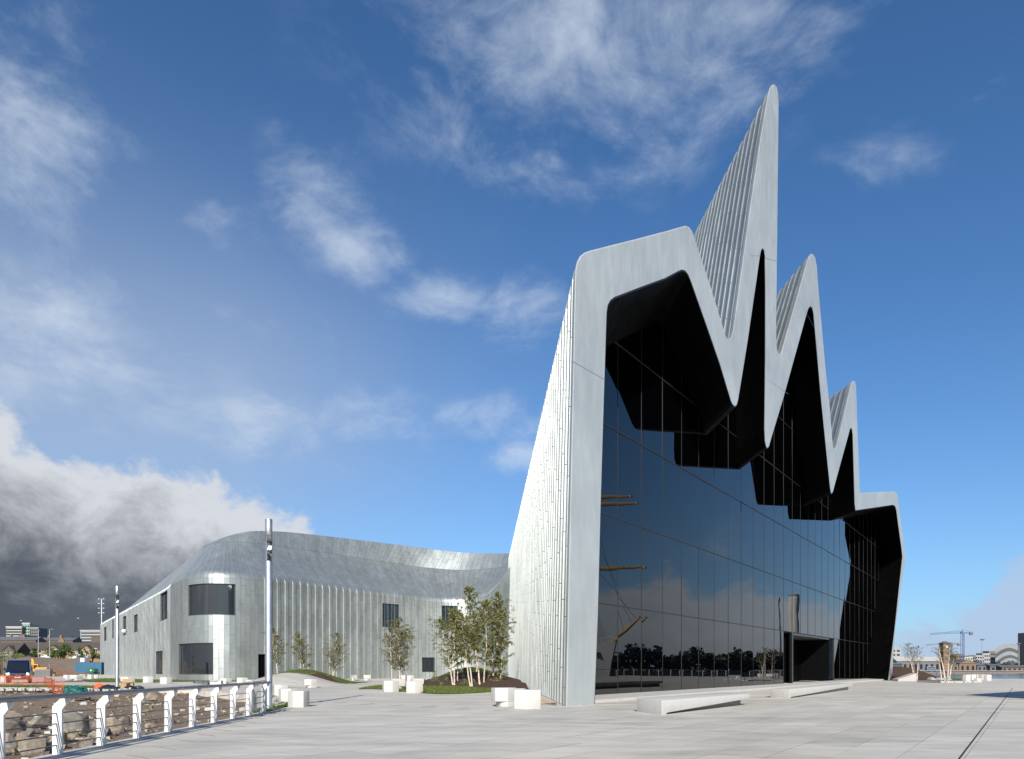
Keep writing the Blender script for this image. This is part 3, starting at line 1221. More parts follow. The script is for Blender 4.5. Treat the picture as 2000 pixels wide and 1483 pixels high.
# windows and doors of the wing: (px0, px1, py0, py1, range, kind)
wins = []
def win(px0, px1, py0, py1, lo, hi, name='window', div=0):
    u0, u1 = sorted((find_u(px0, lo, hi), find_u(px1, lo, hi)))
    um = (u0 + u1) / 2
    z0, z1 = zpx(um, py1), zpx(um, py0)
    wins.append((u0, u1, max(z0, .05), z1, name, div))
win(368.5, 459.5, 1140, 1201, uB - 3, uC, div=2)
win(349.5, 416.5, 1257, 1317.5, uB - 5, uC - 6, div=2)
win(313.5, 327, 1156, 1211, 0, uB, div=1)
win(305, 318, 1272, 1317, 0, uB - 4, div=1)
win(262, 268.5, 1201, 1235, 0, uB, div=1)
win(240.5, 246.5, 1204, 1241, 0, uB, div=1)
win(219.5, 222.5, 1212, 1247, 0, uB, div=1)
win(203.5, 208, 1225, 1252, 0, uB, div=1)
win(747, 779, 1180, 1225.5, uC, uF + 3, div=5)
win(863, 894.5, 1183.5, 1229, uC, uG, div=4)
win(824.5, 848.5, 1284.5, 1313, uC, uG, div=1)
win(504.5, 519, 1278, 1332, uC - 9, uF, 'door', div=1)
# strip boundaries, fitted to the window jambs
edges = sorted([x for w_ in wins for x in w_[:2]])
bl = [0.0]
u = 0.0
while u < WL - .7:
    u += .62
    bl.append(u)
bl.append(WL)
bl = [x for x in bl if all(abs(x - e) > .24 for e in edges)] + edges
bl = sorted(bl)
def ribamt(u):
    if uB - 1.0 < u < uC - 1.0:
        return .0
    if u > uF + 2:
        return .35 * max(0, 1 - (u - uF - 2) / 4)
    return .35 if u < uB else 1.0
def strip_panels(u0, u1, k, lift, split):
    """panels of one vertical cladding strip; windows are cut out. Returns list of MB (one per sheet)"""
    um = (u0 + u1) / 2
    npr = len(profile(um))
    cuts = [w_ for w_ in wins if w_[0] < um < w_[1]]
    ez = profile(um)[1].z
    zl = []
    z = -.02 + (1.0 + ((k * .37) % 1) * 1.9)
    zs = [-.02]
    while z < ez - .4:
        zs.append(z)
        z += 2.35
    zs.append(ez)
    for w_ in cuts:
        zs = [q for q in zs if not (w_[2] - .25 < q < w_[3] + .25)] + [w_[2], w_[3]]
    zs = sorted(set(zs))
    out = []
    g = .010
    sl_ = .07 if lift > .02 else .0
    for a, b_ in zip(zs[:-1], zs[1:]):
        mid = (a + b_) / 2
        if any(w_[2] < mid < w_[3] for w_ in cuts):
            continue
        q = MB()
        vs = []
        for (z_, lf) in ((a + g, lift + .006), (b_ - g, lift)):
            for (uu, o_) in ((u0 + g, .06), (u0 + g + sl_, -lf), (u1 - g - sl_, -lf), (u1 - g, .06)):
                vs.append(W3(uu, o_, z_))
        q.add(vs, [(0, 1, 5, 4), (1, 2, 6, 5), (2, 3, 7, 6), (0, 3, 2, 1)])
        out.append(q)
    # roof part: eave curve, slope, upper face
    lv = [1, 2, 3, 4, 5, 6]
    q = MB()
    def run(l0, l1, sub):
        vs = []
        ls = list(np.linspace(l0, l1, sub))
        for l_ in ls:
            for (uu, low) in ((u0 + g, True), (u0 + g + sl_ * max(0.0, 1 - (l_ - 1) / 4.5), False), (u1 - g - sl_ * max(0.0, 1 - (l_ - 1) / 4.5), False), (u1 - g, True)):
                vs.append(prof_at(uu, l_) + prof_n(uu, l_) * (-.05 if low else (lift * max(0.0, 1 - (l_ - 1) / 4.5) + .004)))
        fs = []
        for i in range(len(ls) - 1):
            for c_ in range(3):
                fs.append((4 * i + c_, 4 * i + c_ + 1, 4 * i + 5 + c_, 4 * i + 4 + c_))
        q.add(vs, fs)
    sft = (k * .37) % 1
    run(1, 6, 8)
    run(6.004, 6.3 + .6 * sft, 2)
    run(6.306 + .6 * sft, 7.2 + .6 * sft, 3)
    run(7.206 + .6 * sft, 8.1 + .6 * sft, 3)
    run(8.106 + .6 * sft, 8.99, 3)
    run(9.0, 9.98, 2)
    run(10.0, 10.25 + .5 * sft, 2)
    run(10.256 + .5 * sft, 11.0, 2)
    run(11.01, 12.2, 3)
    out.append(q)
    return out
shell = MB()
mu = 120
for i in range(mu):
    pass
ul = list(np.linspace(0, uB - 1, 40)) + list(np.linspace(uB - .5, uC, 60)) + list(np.linspace(uC + .3, WL, 110))
uls = sorted(ul + edges)
def shell_rows(ulist):
    for ua, ub in zip(ulist[:-1], ulist[1:]):
        um = (ua + ub) / 2
        cuts = [w_ for w_ in wins if w_[0] < um < w_[1]]
        pa, pb = profile(ua), profile(ub)
        zc = sorted([x for w_ in cuts for x in w_[2:4]])
        lo = [-.02] + zc + [None]
        for i in range(0, len(lo) - 1, 2):
            z0 = lo[i]
            z1a = pa[1].z if lo[i + 1] is None else lo[i + 1]
            z1b = pb[1].z if lo[i + 1] is None else lo[i + 1]
            shell.quad(W3(ua, .07, z0), W3(ub, .07, z0), W3(ub, .07, z1b), W3(ua, .07, z1a))
        for j in range(1, len(pa) - 1):
            dn_ = Vector((0, 0, -.08)) + (W3(um, .06, 0) - W3(um, 0, 0))
            shell.quad(pa[j] + dn_, pb[j] + dn_, pb[j + 1] + dn_, pa[j + 1] + dn_)
shell_rows(uls)
wing = shell.build('wing_shell', 'zinc_under', museum, world=True)
far_clad = MB()
k = 0
nbay = 0
for u0, u1 in zip(bl[:-1], bl[1:]):
    um = (u0 + u1) / 2
    lift = (.11 if k % 2 else .0) * ribamt(um) + .004
    pans = strip_panels(u0, u1, k, lift, True)
    if um < uB - 24:
        for q in pans:
            b0 = len(far_clad.v)
            far_clad.v += q.v
            far_clad.f += [tuple(b0 + i for i in f) for f in q.f]
            far_clad.mi += [0] * len(q.f)
    elif uB - 1 < um < uC:
        for q in pans[:-1]:
            q.build('wall_panel', 'zinc', wing, world=True)
            nbay += 1
        pans[-1].build('roof_strip', 'zinc', wing, world=True, smooth=True)
    else:
        if any(w_[0] < um < w_[1] for w_ in wins):
            w_ = [w_ for w_ in wins if w_[0] < um < w_[1]][0]
            low = [q for q in pans[:-1] if q.v[0][2] < w_[2]]
            j = MB()
            for q in low:
                b0 = len(j.v)
                j.v += q.v
                j.f += [tuple(b0 + i for i in f) for f in q.f]
                j.mi += [0] * len(q.f)
            if low:
                j.build('cladding_strip', 'zinc', wing, world=True, smooth=True)
            pans = [q for q in pans if q not in low]
        j = MB()
        for q in pans:
            b0 = len(j.v)
            j.v += q.v
            j.f += [tuple(b0 + i for i in f) for f in q.f]
            j.mi += [0] * len(q.f)
        j.build('cladding_strip', 'zinc', wing, world=True, smooth=True)
    k += 1
o = far_clad.build('cladding_strips', 'zinc_stuff', wing, world=True)
o['kind'] = 'stuff'
print('bay panels', nbay, 'strips', k, 'uB', uB, 'uC', uC, 'WL', WL)
# panes, reveals and frames
for (u0, u1, z0, z1, name, div) in wins:
    nseg = max(2, int((u1 - u0) / .5))
    ul = list(np.linspace(u0, u1, nseg + 1))
    fr = MB()
    for zz_, s_ in ((z0, 1), (z1, -1)):
        for a, b_ in zip(ul[:-1], ul[1:]):
            fr.quad(W3(a, -.03, zz_), W3(b_, -.03, zz_), W3(b_, .30, zz_), W3(a, .30, zz_))
            fr.quad(W3(a, .19, zz_), W3(b_, .19, zz_), W3(b_, .19, zz_ + .07 * s_), W3(a, .19, zz_ + .07 * s_))
    for uu, s_ in ((u0, 1), (u1, -1)):
        fr.quad(W3(uu, -.03, z0), W3(uu, .30, z0), W3(uu, .30, z1), W3(uu, -.03, z1))
        fr.quad(W3(uu, .19, z0), W3(uu + .07 * s_, .19, z0), W3(uu + .07 * s_, .19, z1), W3(uu, .19, z1))
    wo_ = fr.build(name, 'dark_steel', museum, world=True)
    nd = max(div, 1)
    for kx in range(nd):
        a0 = u0 + (u1 - u0) * kx / nd + .012
        a1 = u0 + (u1 - u0) * (kx + 1) / nd - .012
        pn = MB()
        ns = max(1, int((a1 - a0) / .35))
        tilt = rp.gauss(0, .004)
        for c_ in range(ns):
            b0, b1 = a0 + (a1 - a0) * c_ / ns, a0 + (a1 - a0) * (c_ + 1) / ns
            pn.quad(W3(b0, .24, z0), W3(b1, .24 + tilt, z0), W3(b1, .24 + tilt, z1), W3(b0, .24, z1))
        pn.build('pane', 'window_glass' if name == 'window' else 'black_door', wo_, world=True, smooth=2)

# ================================================================== things on the plaza
def hexblock(w_, d_, h_, cut, notch):
    """granite seat: irregular block with a clipped corner and a recessed foot at one end"""
    q = MB()
    x, y = w_ / 2, d_ / 2
    poly = [(-x, -y * .35), (-x * .05, -y), (x, -y * .55), (x * .96, y), (-x * .9, y * .9)]
    if notch:
        z0 = h_ * .28
        q.prism(poly, z0, h_)
        inner = [(max(p[0], -x * .45), p[1] * .97) if notch < 0 else (min(p[0], x * .45), p[1] * .97) for p in poly]
        q.prism(inner, -.01, z0 + .001)
    else:
        q.prism(poly, -.01, h_)
    return q


BLK = [hexblock(1.0, .9, .71, .2, 0).mesh('granite_seat', 'granite', bevel=.018, smooth=True),
       hexblock(1.05, .95, .71, .2, -1).mesh('granite_seat', 'granite', bevel=.018, smooth=True),
       hexblock(.95, .9, .71, .2, 1).mesh('granite_seat', 'granite', bevel=.018, smooth=True)]


def block(px, d, wpx, var, label, rz=0.0, group=None, z=0.0, hpx=None):
    o = link('granite_seat', BLK[var])
    x = xat(px, d)
    o.location = (x, d + .45, z)
    wm = wpx / F * d
    sc = max(.7, min(1.7, wm / 1.0))
    o.scale = (sc, min(sc, 1.25), (hpx / F * d / .71) if hpx else 1.0)
    o.rotation_euler = (0, 0, math.atan2(x, d) * -1 + rz)
    return tag(o, label, 'seat', group or 'white granite seats on the plaza')


block(1029.5, 25.0, 52, 0, 'nearest white granite seat beside the ribbed museum wall', R(6), hpx=38)
block(984, 26.6, 42, 1, 'white granite seat with recessed foot, left of the seat nearest the ribbed wall', R(25), hpx=37)
block(1003, 33.5, 46, 0, 'white granite seat half hidden behind the pair at the ribbed wall', R(-10), hpx=20)
block(760.5, 43.5, 29, 0, 'white granite seat on the left of the pair in front of the thin birches', R(18), hpx=22)
block(807, 41.5, 32, 0, 'white granite seat on the right of the pair in front of the thin birches', R(8), hpx=23)
block(777, 49.5, 27, 2, 'white granite seat just behind the gap of the front pair by the birches', R(0), hpx=19.5)
block(816, 58.5, 24, 2, 'white granite seat at the left foot of the mulch mound', R(-8), hpx=14)
block(800, 83, 14, 2, 'small white granite seat by the wing wall, right of the thin birch trunks', R(10), hpx=10.5)
block(784.5, 84, 14, 1, 'small white granite seat by the wing wall, behind the thin birch trunks', R(-14), hpx=10.5)
block(688, 84, 16, 2, 'greyish granite seat at the wing wall, left of another', R(5), hpx=11)
block(716, 86, 15, 2, 'white granite seat standing alone against the middle of the wing wall', R(-6), hpx=10.5)
block(602.5, 53.0, 23, 1, 'white granite seat in front of the dark mulch end of the paved hump', R(12), hpx=16.5)
block(574, 26.2, 27, 0, 'tall white granite seat nearest to the tall lamp post', R(-30), hpx=32)
block(557, 29.5, 34, 0, 'white granite seat close behind the one by the tall lamp post', R(20), hpx=28)
block(543, 37, 22, 0, 'white granite seat peeking out right of the tall lamp post', R(4), hpx=22)
block(541, 60, 16, 2, 'farthest white granite seat behind the tall lamp post', R(14), hpx=13)
block(437, 66, 22, 2, 'white granite seat below the lower bay window, seen above the railing', R(6), hpx=11)
block(470, 70, 20, 0, 'white granite seat beside the bay, left of the low one at the railing end', R(0), hpx=10.5)
block(488, 64, 20, 1, 'low white granite seat showing just above the end of the railing', R(-9), hpx=9)
block(319, 66, 20, 0, 'white granite seat below the narrow ground window of the wing', R(12), hpx=13)
block(285, 72, 18, 0, 'white granite seat on the lawn edge left of the narrow ground window', R(-5), hpx=12)
block(244, 70, 23, 1, 'white granite seat on the lawn right of the thin far lamp post', R(8), hpx=12)
block(126.5, 92, 11, 1, 'small white granite seat, leftmost of the far row by the wing end', R(0), hpx=9)
block(144, 86, 20, 1, 'broad white granite seat with dark foot in the far row by the wing end', R(9), hpx=10.5)
block(157, 97, 10, 0, 'small white granite seat, third of the far row by the wing end', R(0), hpx=9)
block(173, 96, 11, 0, 'small white granite seat, fourth of the far row by the wing end', R(15), hpx=9)
block(183, 99, 9, 0, 'small white granite seat, rightmost of the far row by the wing end', R(-8), hpx=8)
block(3, 76, 13, 0, 'white granite seat cut by the left picture edge beside the blue van', R(0), hpx=11)
for k, (px, nm) in enumerate(((1892.5, 'leftmost white granite seat of the row in front of the quay railing'), (1903, 'second white granite seat from the left in the row at the quay railing'), (1914, 'third white granite seat from the left in the row at the quay railing'), (1924, 'fourth white granite seat from the left in the row at the quay railing'), (1933.5, 'rightmost white granite seat of the row in front of the quay railing'))):
    block(px, 84 + (0, 2, 2.5, 2, 0)[k], 13, 0, nm, 0, 'white granite seats at the quay', hpx=11.5)
block(1896, 84 - 8, 12, 1, 'flat pale stone lying before the row of quay seats', 0, 'loose stones before the quay seats', hpx=2.2)
block(1915, 84 - 9, 3, 0, 'thin white marker post before the row of quay seats', 0, 'loose stones before the quay seats', hpx=7)


# ---- long benches before the glass wall
def bench(a, b_, wd, skew, h_, label):
    """a, b_: front-bottom ends on the ground; a recessed, darker foot carries a cantilevered slab"""
    a, b_ = Vector(a), Vector(b_)
    L = (b_ - a).length
    rz = math.atan2((b_ - a).y, (b_ - a).x)
    t_ = thing('stone_bench', label, 'bench', tuple(a), rz, 'long granite benches before the glass wall')
    q = MB()
    # slab with a solid head and a long overhang whose underside slopes
    prof = [(0, -.01), (0, h_), (L, h_), (L, h_ - .20), (.42, .055), (.30, -.01)]
    q.ext(prof, (1, 0, 0), (0, 0, 1), (skew, wd, 0))
    q.build('slab', 'granite', t_, bevel=.02, smooth=True, fix=True)
    q = MB()
    q.ext([(.9, -.01), (.9, .10), (L - .35, h_ - .235), (L - .35, -.01)], (1, 0, 0), (0, 0, 1), (skew * .5, wd * .5, 0), (skew * .22, wd * .22, 0))
    q.build('foot', 'dark_steel', t_, fix=True)
    return t_


b1a, b1b = gp(1243, 1389.5), gp(1293, 1397)
bench(gp(1292, 1397), gp(1464, 1377.5), 1.5, 1.07, .47, 'nearer long granite bench with undercut front before the glass wall')
bench(gp(1541, 1364.7), gp(1665, 1347.2), 1.1, .7, .45, 'farther long granite bench with undercut front near the entrance door')


# ---- lamp posts
def lamp(px, d, h_, label, cctv=False):
    x = xat(px, d)
    t_ = thing('lamp_post', label, 'lamp post', (x, d, 0), R(8), 'cylindrical steel lamp posts')
    r = .128
    z1, z2 = h_ * .775, h_ * .915
    MB().lathe([(r * 1.02, -.02), (r, 0), (r, z1), (r * .98, z1 + .01)], 24).build('pole', 'stainless', t_, smooth=True)
    MB().lathe([(r * .96, z2), (r, z2 + .01), (r, h_ - .01), (r * .95, h_)], 24).build('top_tube', 'stainless', t_, smooth=True)
    q = MB()
    # half open lantern: a back shell and two cheeks
    nseg = 12
    for k in range(nseg):
        a0, a1 = R(30 + 220 * k / nseg), R(30 + 220 * (k + 1) / nseg)
        q.quad((r * math.cos(a0), r * math.sin(a0), z1), (r * math.cos(a1), r * math.sin(a1), z1), (r * math.cos(a1), r * math.sin(a1), z2), (r * math.cos(a0), r * math.sin(a0), z2))
    ln = q.build('lantern', 'stainless', t_, smooth=True)
    MB().lathe([(r * .9, z1 + .001), (r * .9, z1 + .04), (r * .5, z1 + .06)], 20).build('lower_ring', 'dark_steel', ln)
    MB().box((r * .1, -r * .3, z1 + (z2 - z1) * .52), (r * 1.5, .02, .20), rx=R(-32)).build('mirror', 'lamp_glass', ln)
    MB().tube([(0, 0, z1 + .04), (0, 0, z1 + .30)], .05, 10).build('bulb_holder', 'black_plastic', ln)
    MB().box((0, -.02, z2 - .12), (r * 1.7, r * 1.4, .22)).build('head_block', 'black_plastic', ln)
    MB().lathe([(r * 1.35, 0), (r * 1.35, .012), (r * 1.05, .03)], 24).build('base_ring', 'dark_steel', t_)
    MB().box((.1, -.115, .42), (.06, .02, .02)).build('hatch_lock', 'dark_steel', t_)
    if cctv:
        zc = h_ * .565
        q = MB()
        q.tube([(.1, 0, zc + .14), (.42, -.02, zc + .08)], .025, 8)
        br = q.build('camera_bracket', 'dark_steel', t_)
        MB().lathe([(.02, .12), (.15, .10), (.19, 0), (.17, -.10), (.09, -.19), (.01, -.21)], 18, (.50, -.03, zc)).build('camera_dome', 'white_paint', br, smooth=True)
    return t_


lamp(525, 25.3, 7.03, 'tall steel lamp post beside the crowd barrier')
lamp(229, 51, 7.65, 'thin far steel lamp post with a white camera dome', True)


# ---- railing along the river path
rail = thing('railing', 'white posted steel railing with four thin bars along the river path', 'railing', (kerbx(12) + .2, 12, 0))
RH = 1.03


def rx(d):
    return kerbx(d) + .17


post = MB()
prof = [(-.085, 0), (.075, 0), (.075, RH - .26), (.20, RH - .10), (.20, RH - .055), (.06, RH - .055), (-.085, RH - .20)]
post.ext(prof, (1, 0, 0), (0, 0, 1), (0, .05, 0), (0, -.025, 0))
post_me = post.mesh('post', 'white_paint', bevel=.006)
fixn(post_me)
pds = [10.32 - 1.42 * 3, 10.32 - 1.42 * 2, 10.32 - 1.42, 10.32, 11.76, 13.12, 14.5, 15.95, 17.3, 18.7, 20.15, 21.55, 22.95]
for d in pds:
    o = link('post', post_me, rail)
    o.location = Vector((rx(d), d, .02)) - rail.location
    o.rotation_euler = (0, 0, R(3))
d0, d1 = pds[0] - .5, 23.3
ds = np.linspace(d0, d1, 40)
MB().tube([(rx(d) + .16, d, RH + .0) for d in ds], .043, 14).build('top_rail', 'tube_steel', rail, smooth=True, world=True)
for zb in (.16, .34, .53, .71):
    MB().tube([(rx(d) - .01, d, zb + .02) for d in ds], .0115, 8).build('bar', 'dark_steel', rail, smooth=True, world=True)


# ---- crowd barrier leaning by the end of the railing
def barrier(p0, p1, h_, label):
    p0, p1 = Vector(p0), Vector(p1)
    L = (p1 - p0).length
    rz = math.atan2((p1 - p0).y, (p1 - p0).x)
    t_ = thing('crowd_barrier', label, 'barrier', tuple(p0), rz)
    q = MB()
    q.tube([(0, 0, .18), (0, 0, h_ - .08), (.03, 0, h_ - .02), (.1, 0, h_), (L - .1, 0, h_), (L - .03, 0, h_ - .02), (L, 0, h_ - .08), (L, 0, .18), (0, 0, .18)], .025, 8)
    q.build('frame', 'galv', t_, smooth=True)
    nb = 17
    for k in range(1, nb):
        MB().tube([(L * k / nb, 0, .18), (L * k / nb, 0, h_)], .0105, 6).build('upright', 'galv', t_)
    for x in (.1, L - .1):
        MB().tube([(x, -.33, .0), (x, -.02, .22), (x, .02, .22), (x, .33, .0)], .017, 6).build('foot', 'galv', t_)
    MB().box((L * .3, -.012, h_ - .1), (.26, .006, .10)).build('plate', 'dark_steel', t_)
    return t_


barrier((-8.2, 21.6, 0), (-8.72, 24.2, 0), 1.07, 'galvanised crowd barrier with thin uprights at the end of the railing')

# ---- wooden ladder-like frame left lying at the foot of the ribbed wall
lt = thing('timber_frame', 'low timber ladder frame lying by the foot of the ribbed wall', 'timber', (1.35, 28.0, 0), R(100))
for y in (-.42, .42):
    MB().box((1.2, y, .06), (2.8, .07, .07)).build('rail', 'dark_steel', lt)
for k in range(6):
    MB().box((k * .48 + .05, 0, .11), (.07, .98, .035)).build('rung', 'timber', lt)

# ================================================================== lawns, mounds, mulch
def blades(name, pts_fn, n, parent, hgt=.07, seed=1, mat='blade', lean=.5):
    rg = random.Random(seed)
    q = MB()
    for _ in range(n):
        p = pts_fn(rg)
        if p is None:
            continue
        a = rg.uniform(0, 6.283)
        h_ = hgt * rg.uniform(.5, 1.3)
        w_ = hgt * .16
        lx, ly = rg.gauss(0, lean) * h_, rg.gauss(0, lean) * h_
        c, s_ = math.cos(a) * w_, math.sin(a) * w_
        q.add([(p[0] - c, p[1] - s_, p[2]), (p[0] + c, p[1] + s_, p[2]), (p[0] + lx, p[1] + ly, p[2] + h_)], [(0, 1, 2)])
    o = q.build(name, mat, parent)
    return tag(o, kind='stuff')


def inpoly(x, y, poly):
    r = False
    j = len(poly) - 1
    for i in range(len(poly)):
        if (poly[i][1] > y) != (poly[j][1] > y) and x < (poly[j][0] - poly[i][0]) * (y - poly[i][1]) / (poly[j][1] - poly[i][1]) + poly[i][0]:
            r = not r
        j = i
    return r


def smoothpoly(pl, it=2):
    for _ in range(it):
        q = []
        for i in range(len(pl)):
            a, b_ = pl[i], pl[(i + 1) % len(pl)]
            q += [(a[0] * .75 + b_[0] * .25, a[1] * .75 + b_[1] * .25), (a[0] * .25 + b_[0] * .75, a[1] * .25 + b_[1] * .75)]
        pl = q
    return pl


def lawn(label, pxs_, n, seed, hgt=.07, z=.012):
    poly = smoothpoly([(gp(*p).x, gp(*p).y) for p in pxs_])
    polysheet('lawn', poly, z, 'grass')
    xs, ys = [p[0] for p in poly], [p[1] for p in poly]
    def f(rg):
        for _ in range(12):
            x, y = rg.uniform(min(xs), max(xs)), rg.uniform(min(ys), max(ys))
            if inpoly(x, y, poly):
                return (x, y, z)
        return None
    o = blades('grass', f, n, None, hgt, seed)
    tag(o, label, 'grass')


lawn('short grass of the lawn before the birch clump', [(688, 1347), (730, 1345), (800, 1352.5), (860, 1356.5), (930, 1354), (985, 1349), (1015, 1341), (960, 1334), (830, 1336.5), (740, 1338)], 16000, 3, .09)
lawn('short grass right of the mulch end of the paved hump', [(610, 1340), (640, 1339), (668, 1335), (690, 1331), (660, 1327), (620, 1331), (612, 1336)], 5000, 4, .10)
lawn('thin grass round the foot of the tall lamp post', [(492, 1396), (528, 1389), (566, 1379), (560, 1366), (522, 1357), (498, 1366), (488, 1382)], 5000, 5, .07)
lawn('grass strip at the foot of the wing', [(148, 1332), (230, 1333), (300, 1333), (370, 1331.5), (520, 1331), (520, 1328.5), (330, 1329), (215, 1325.5), (188, 1326)], 8000, 6, .12)
lawn('grass strip along the edge of the earth bank', [(-60, 1341), (60, 1342.5), (150, 1343.5), (245, 1344.5), (245, 1341.5), (120, 1340), (20, 1338.5), (-60, 1338)], 6000, 7, .10)
lawn('grass patch by the planter at the quay', [(1790, 1328.5), (1830, 1330), (1880, 1329), (1880, 1325.5), (1820, 1325)], 3000, 8, .10)


def mound(name, mat, c, rx_, ry_, h_, rz=0.0, power=1.4, n=26, flat=0.0, thingkind=None):
    q = MB()
    vs = []
    for j in range(n + 1):
        for i in range(n + 1):
            u_, v_ = -1 + 2 * i / n, -1 + 2 * j / n
            r2 = min(1, math.sqrt(u_ * u_ + v_ * v_))
            z = h_ * (math.cos(r2 * math.pi) * .5 + .5) ** power if r2 < 1 else 0
            z = min(z, h_ * (1 - flat)) + hnoise(u_ * 7 + c[0], v_ * 7 + c[1]) * .05 * h_ * (1 - r2)
            x, y = u_ * rx_, v_ * ry_
            vs.append((c[0] + x * math.cos(rz) - y * math.sin(rz), c[1] + x * math.sin(rz) + y * math.cos(rz), c[2] + z - .01))
    q.add(vs, [(j * (n + 1) + i, j * (n + 1) + i + 1, (j + 1) * (n + 1) + i + 1, (j + 1) * (n + 1) + i) for j in range(n) for i in range(n)])
    return structure(name, q, mat, smooth=2)


# paved hump with a grassy crown and a mulch tail, left of the middle
mound('paved_hump', 'paving_far', (xat(566, 62), 62, 0), 5.4, 8.5, 1.12, power=1.0)
mound('grass_hump', 'grass', (xat(590, 71), 71, 0), 6.0, 7, 1.42, power=.9)
mound('mulch_mound', 'mulch', (xat(621, 65), 65, 0), 2.8, 4.5, 1.05, power=1.1)
# mulch mound behind the birch clump, grassy on top
mound('mulch_mound', 'mulch', (xat(925, 64), 63.5, 0), 6.3, 7.5, 1.2, power=.62)
mound('grass_hump', 'grass', (xat(920, 72), 72, 0), 5.2, 6.0, 1.62, power=.7)
mound('mulch_mound', 'mulch', (-.5, 55.5, 0), 3.4, 6, .55, power=.8)
mound('mulch_mound', 'mulch', (xat(1764, 92), 93, 0), 5.6, 7.5, 1.75, power=.8)
def humpgrass(label, c, r_, h_, n, seed, pw):
    def f(rg):
        a, q = rg.uniform(0, 6.28), math.sqrt(rg.random()) * .93
        z = h_ * (math.cos(q * math.pi) * .5 + .5) ** pw
        return (c[0] + math.cos(a) * q * r_[0], c[1] + math.sin(a) * q * r_[1], z - .03)
    tag(blades('grass', f, n, None, .12, seed), label, 'grass')
humpgrass('grass on the crown of the paved hump', (xat(590, 71), 71), (6.0, 7), 1.42, 5000, 21, .9)
humpgrass('grass on top of the mulch mound behind the birches', (xat(920, 72), 72), (5.2, 6), 1.62, 5000, 22, .7)


# ---- young herbs on the mulch
def herb(p, h_, label, seed, group):
    rg = random.Random(seed)
    q = MB()
    for _ in range(42):
        a = rg.uniform(0, 6.28)
        z = rg.uniform(.05, h_)
        r_ = rg.uniform(.02, .24) * (1 - z / h_ * .4)
        c = Vector((math.cos(a) * r_, math.sin(a) * r_, z))
        d1_ = Vector((rg.gauss(0, 1), rg.gauss(0, 1), rg.gauss(.6, .6))).normalized() * .085
        d2_ = d1_.orthogonal().normalized() * .03
        q.add([c - d1_, c + d2_, c + d1_, c - d2_], [(0, 1, 2, 3)])
    t_ = thing('young_shrub', label, 'shrub', p, 0, group)
    q.build('leaves', 'leaf_herb', t_)
    s_ = MB()
    for k in range(3):
        s_.tube([(0, 0, -.05), (rg.gauss(0, .06), rg.gauss(0, .06), h_ * .8)], [.012, .004], 4)
    o = s_.build('stem', 'twig', t_)
    return t_


sh = random.Random(9)
for k in range(26):
    px = sh.uniform(830, 985)
    d = sh.uniform(56.5, 66)
    x = xat(px, d)
    u_, v_ = (x - xat(925, 64)) / 6.3, (d - 63.5) / 7.5
    r2 = math.hypot(u_, v_)
    z = 1.2 * (math.cos(min(r2, 1) * math.pi) * .5 + .5) ** .62 if r2 < 1 else 0
    herb((x, d, z - .03), sh.uniform(.35, .7), 'small pale shrub among others on the dark mulch mound', 100 + k, 'young shrubs on the mulch mound')
for k in range(6):
    px = 606 + k * 6.5
    herb((xat(px, 64 + k * .4), 64 + k * .4, .75 - k * .05), .4, 'tiny shrub on the mulch tail of the paved hump', 140 + k, 'tiny shrubs on the mulch tail')


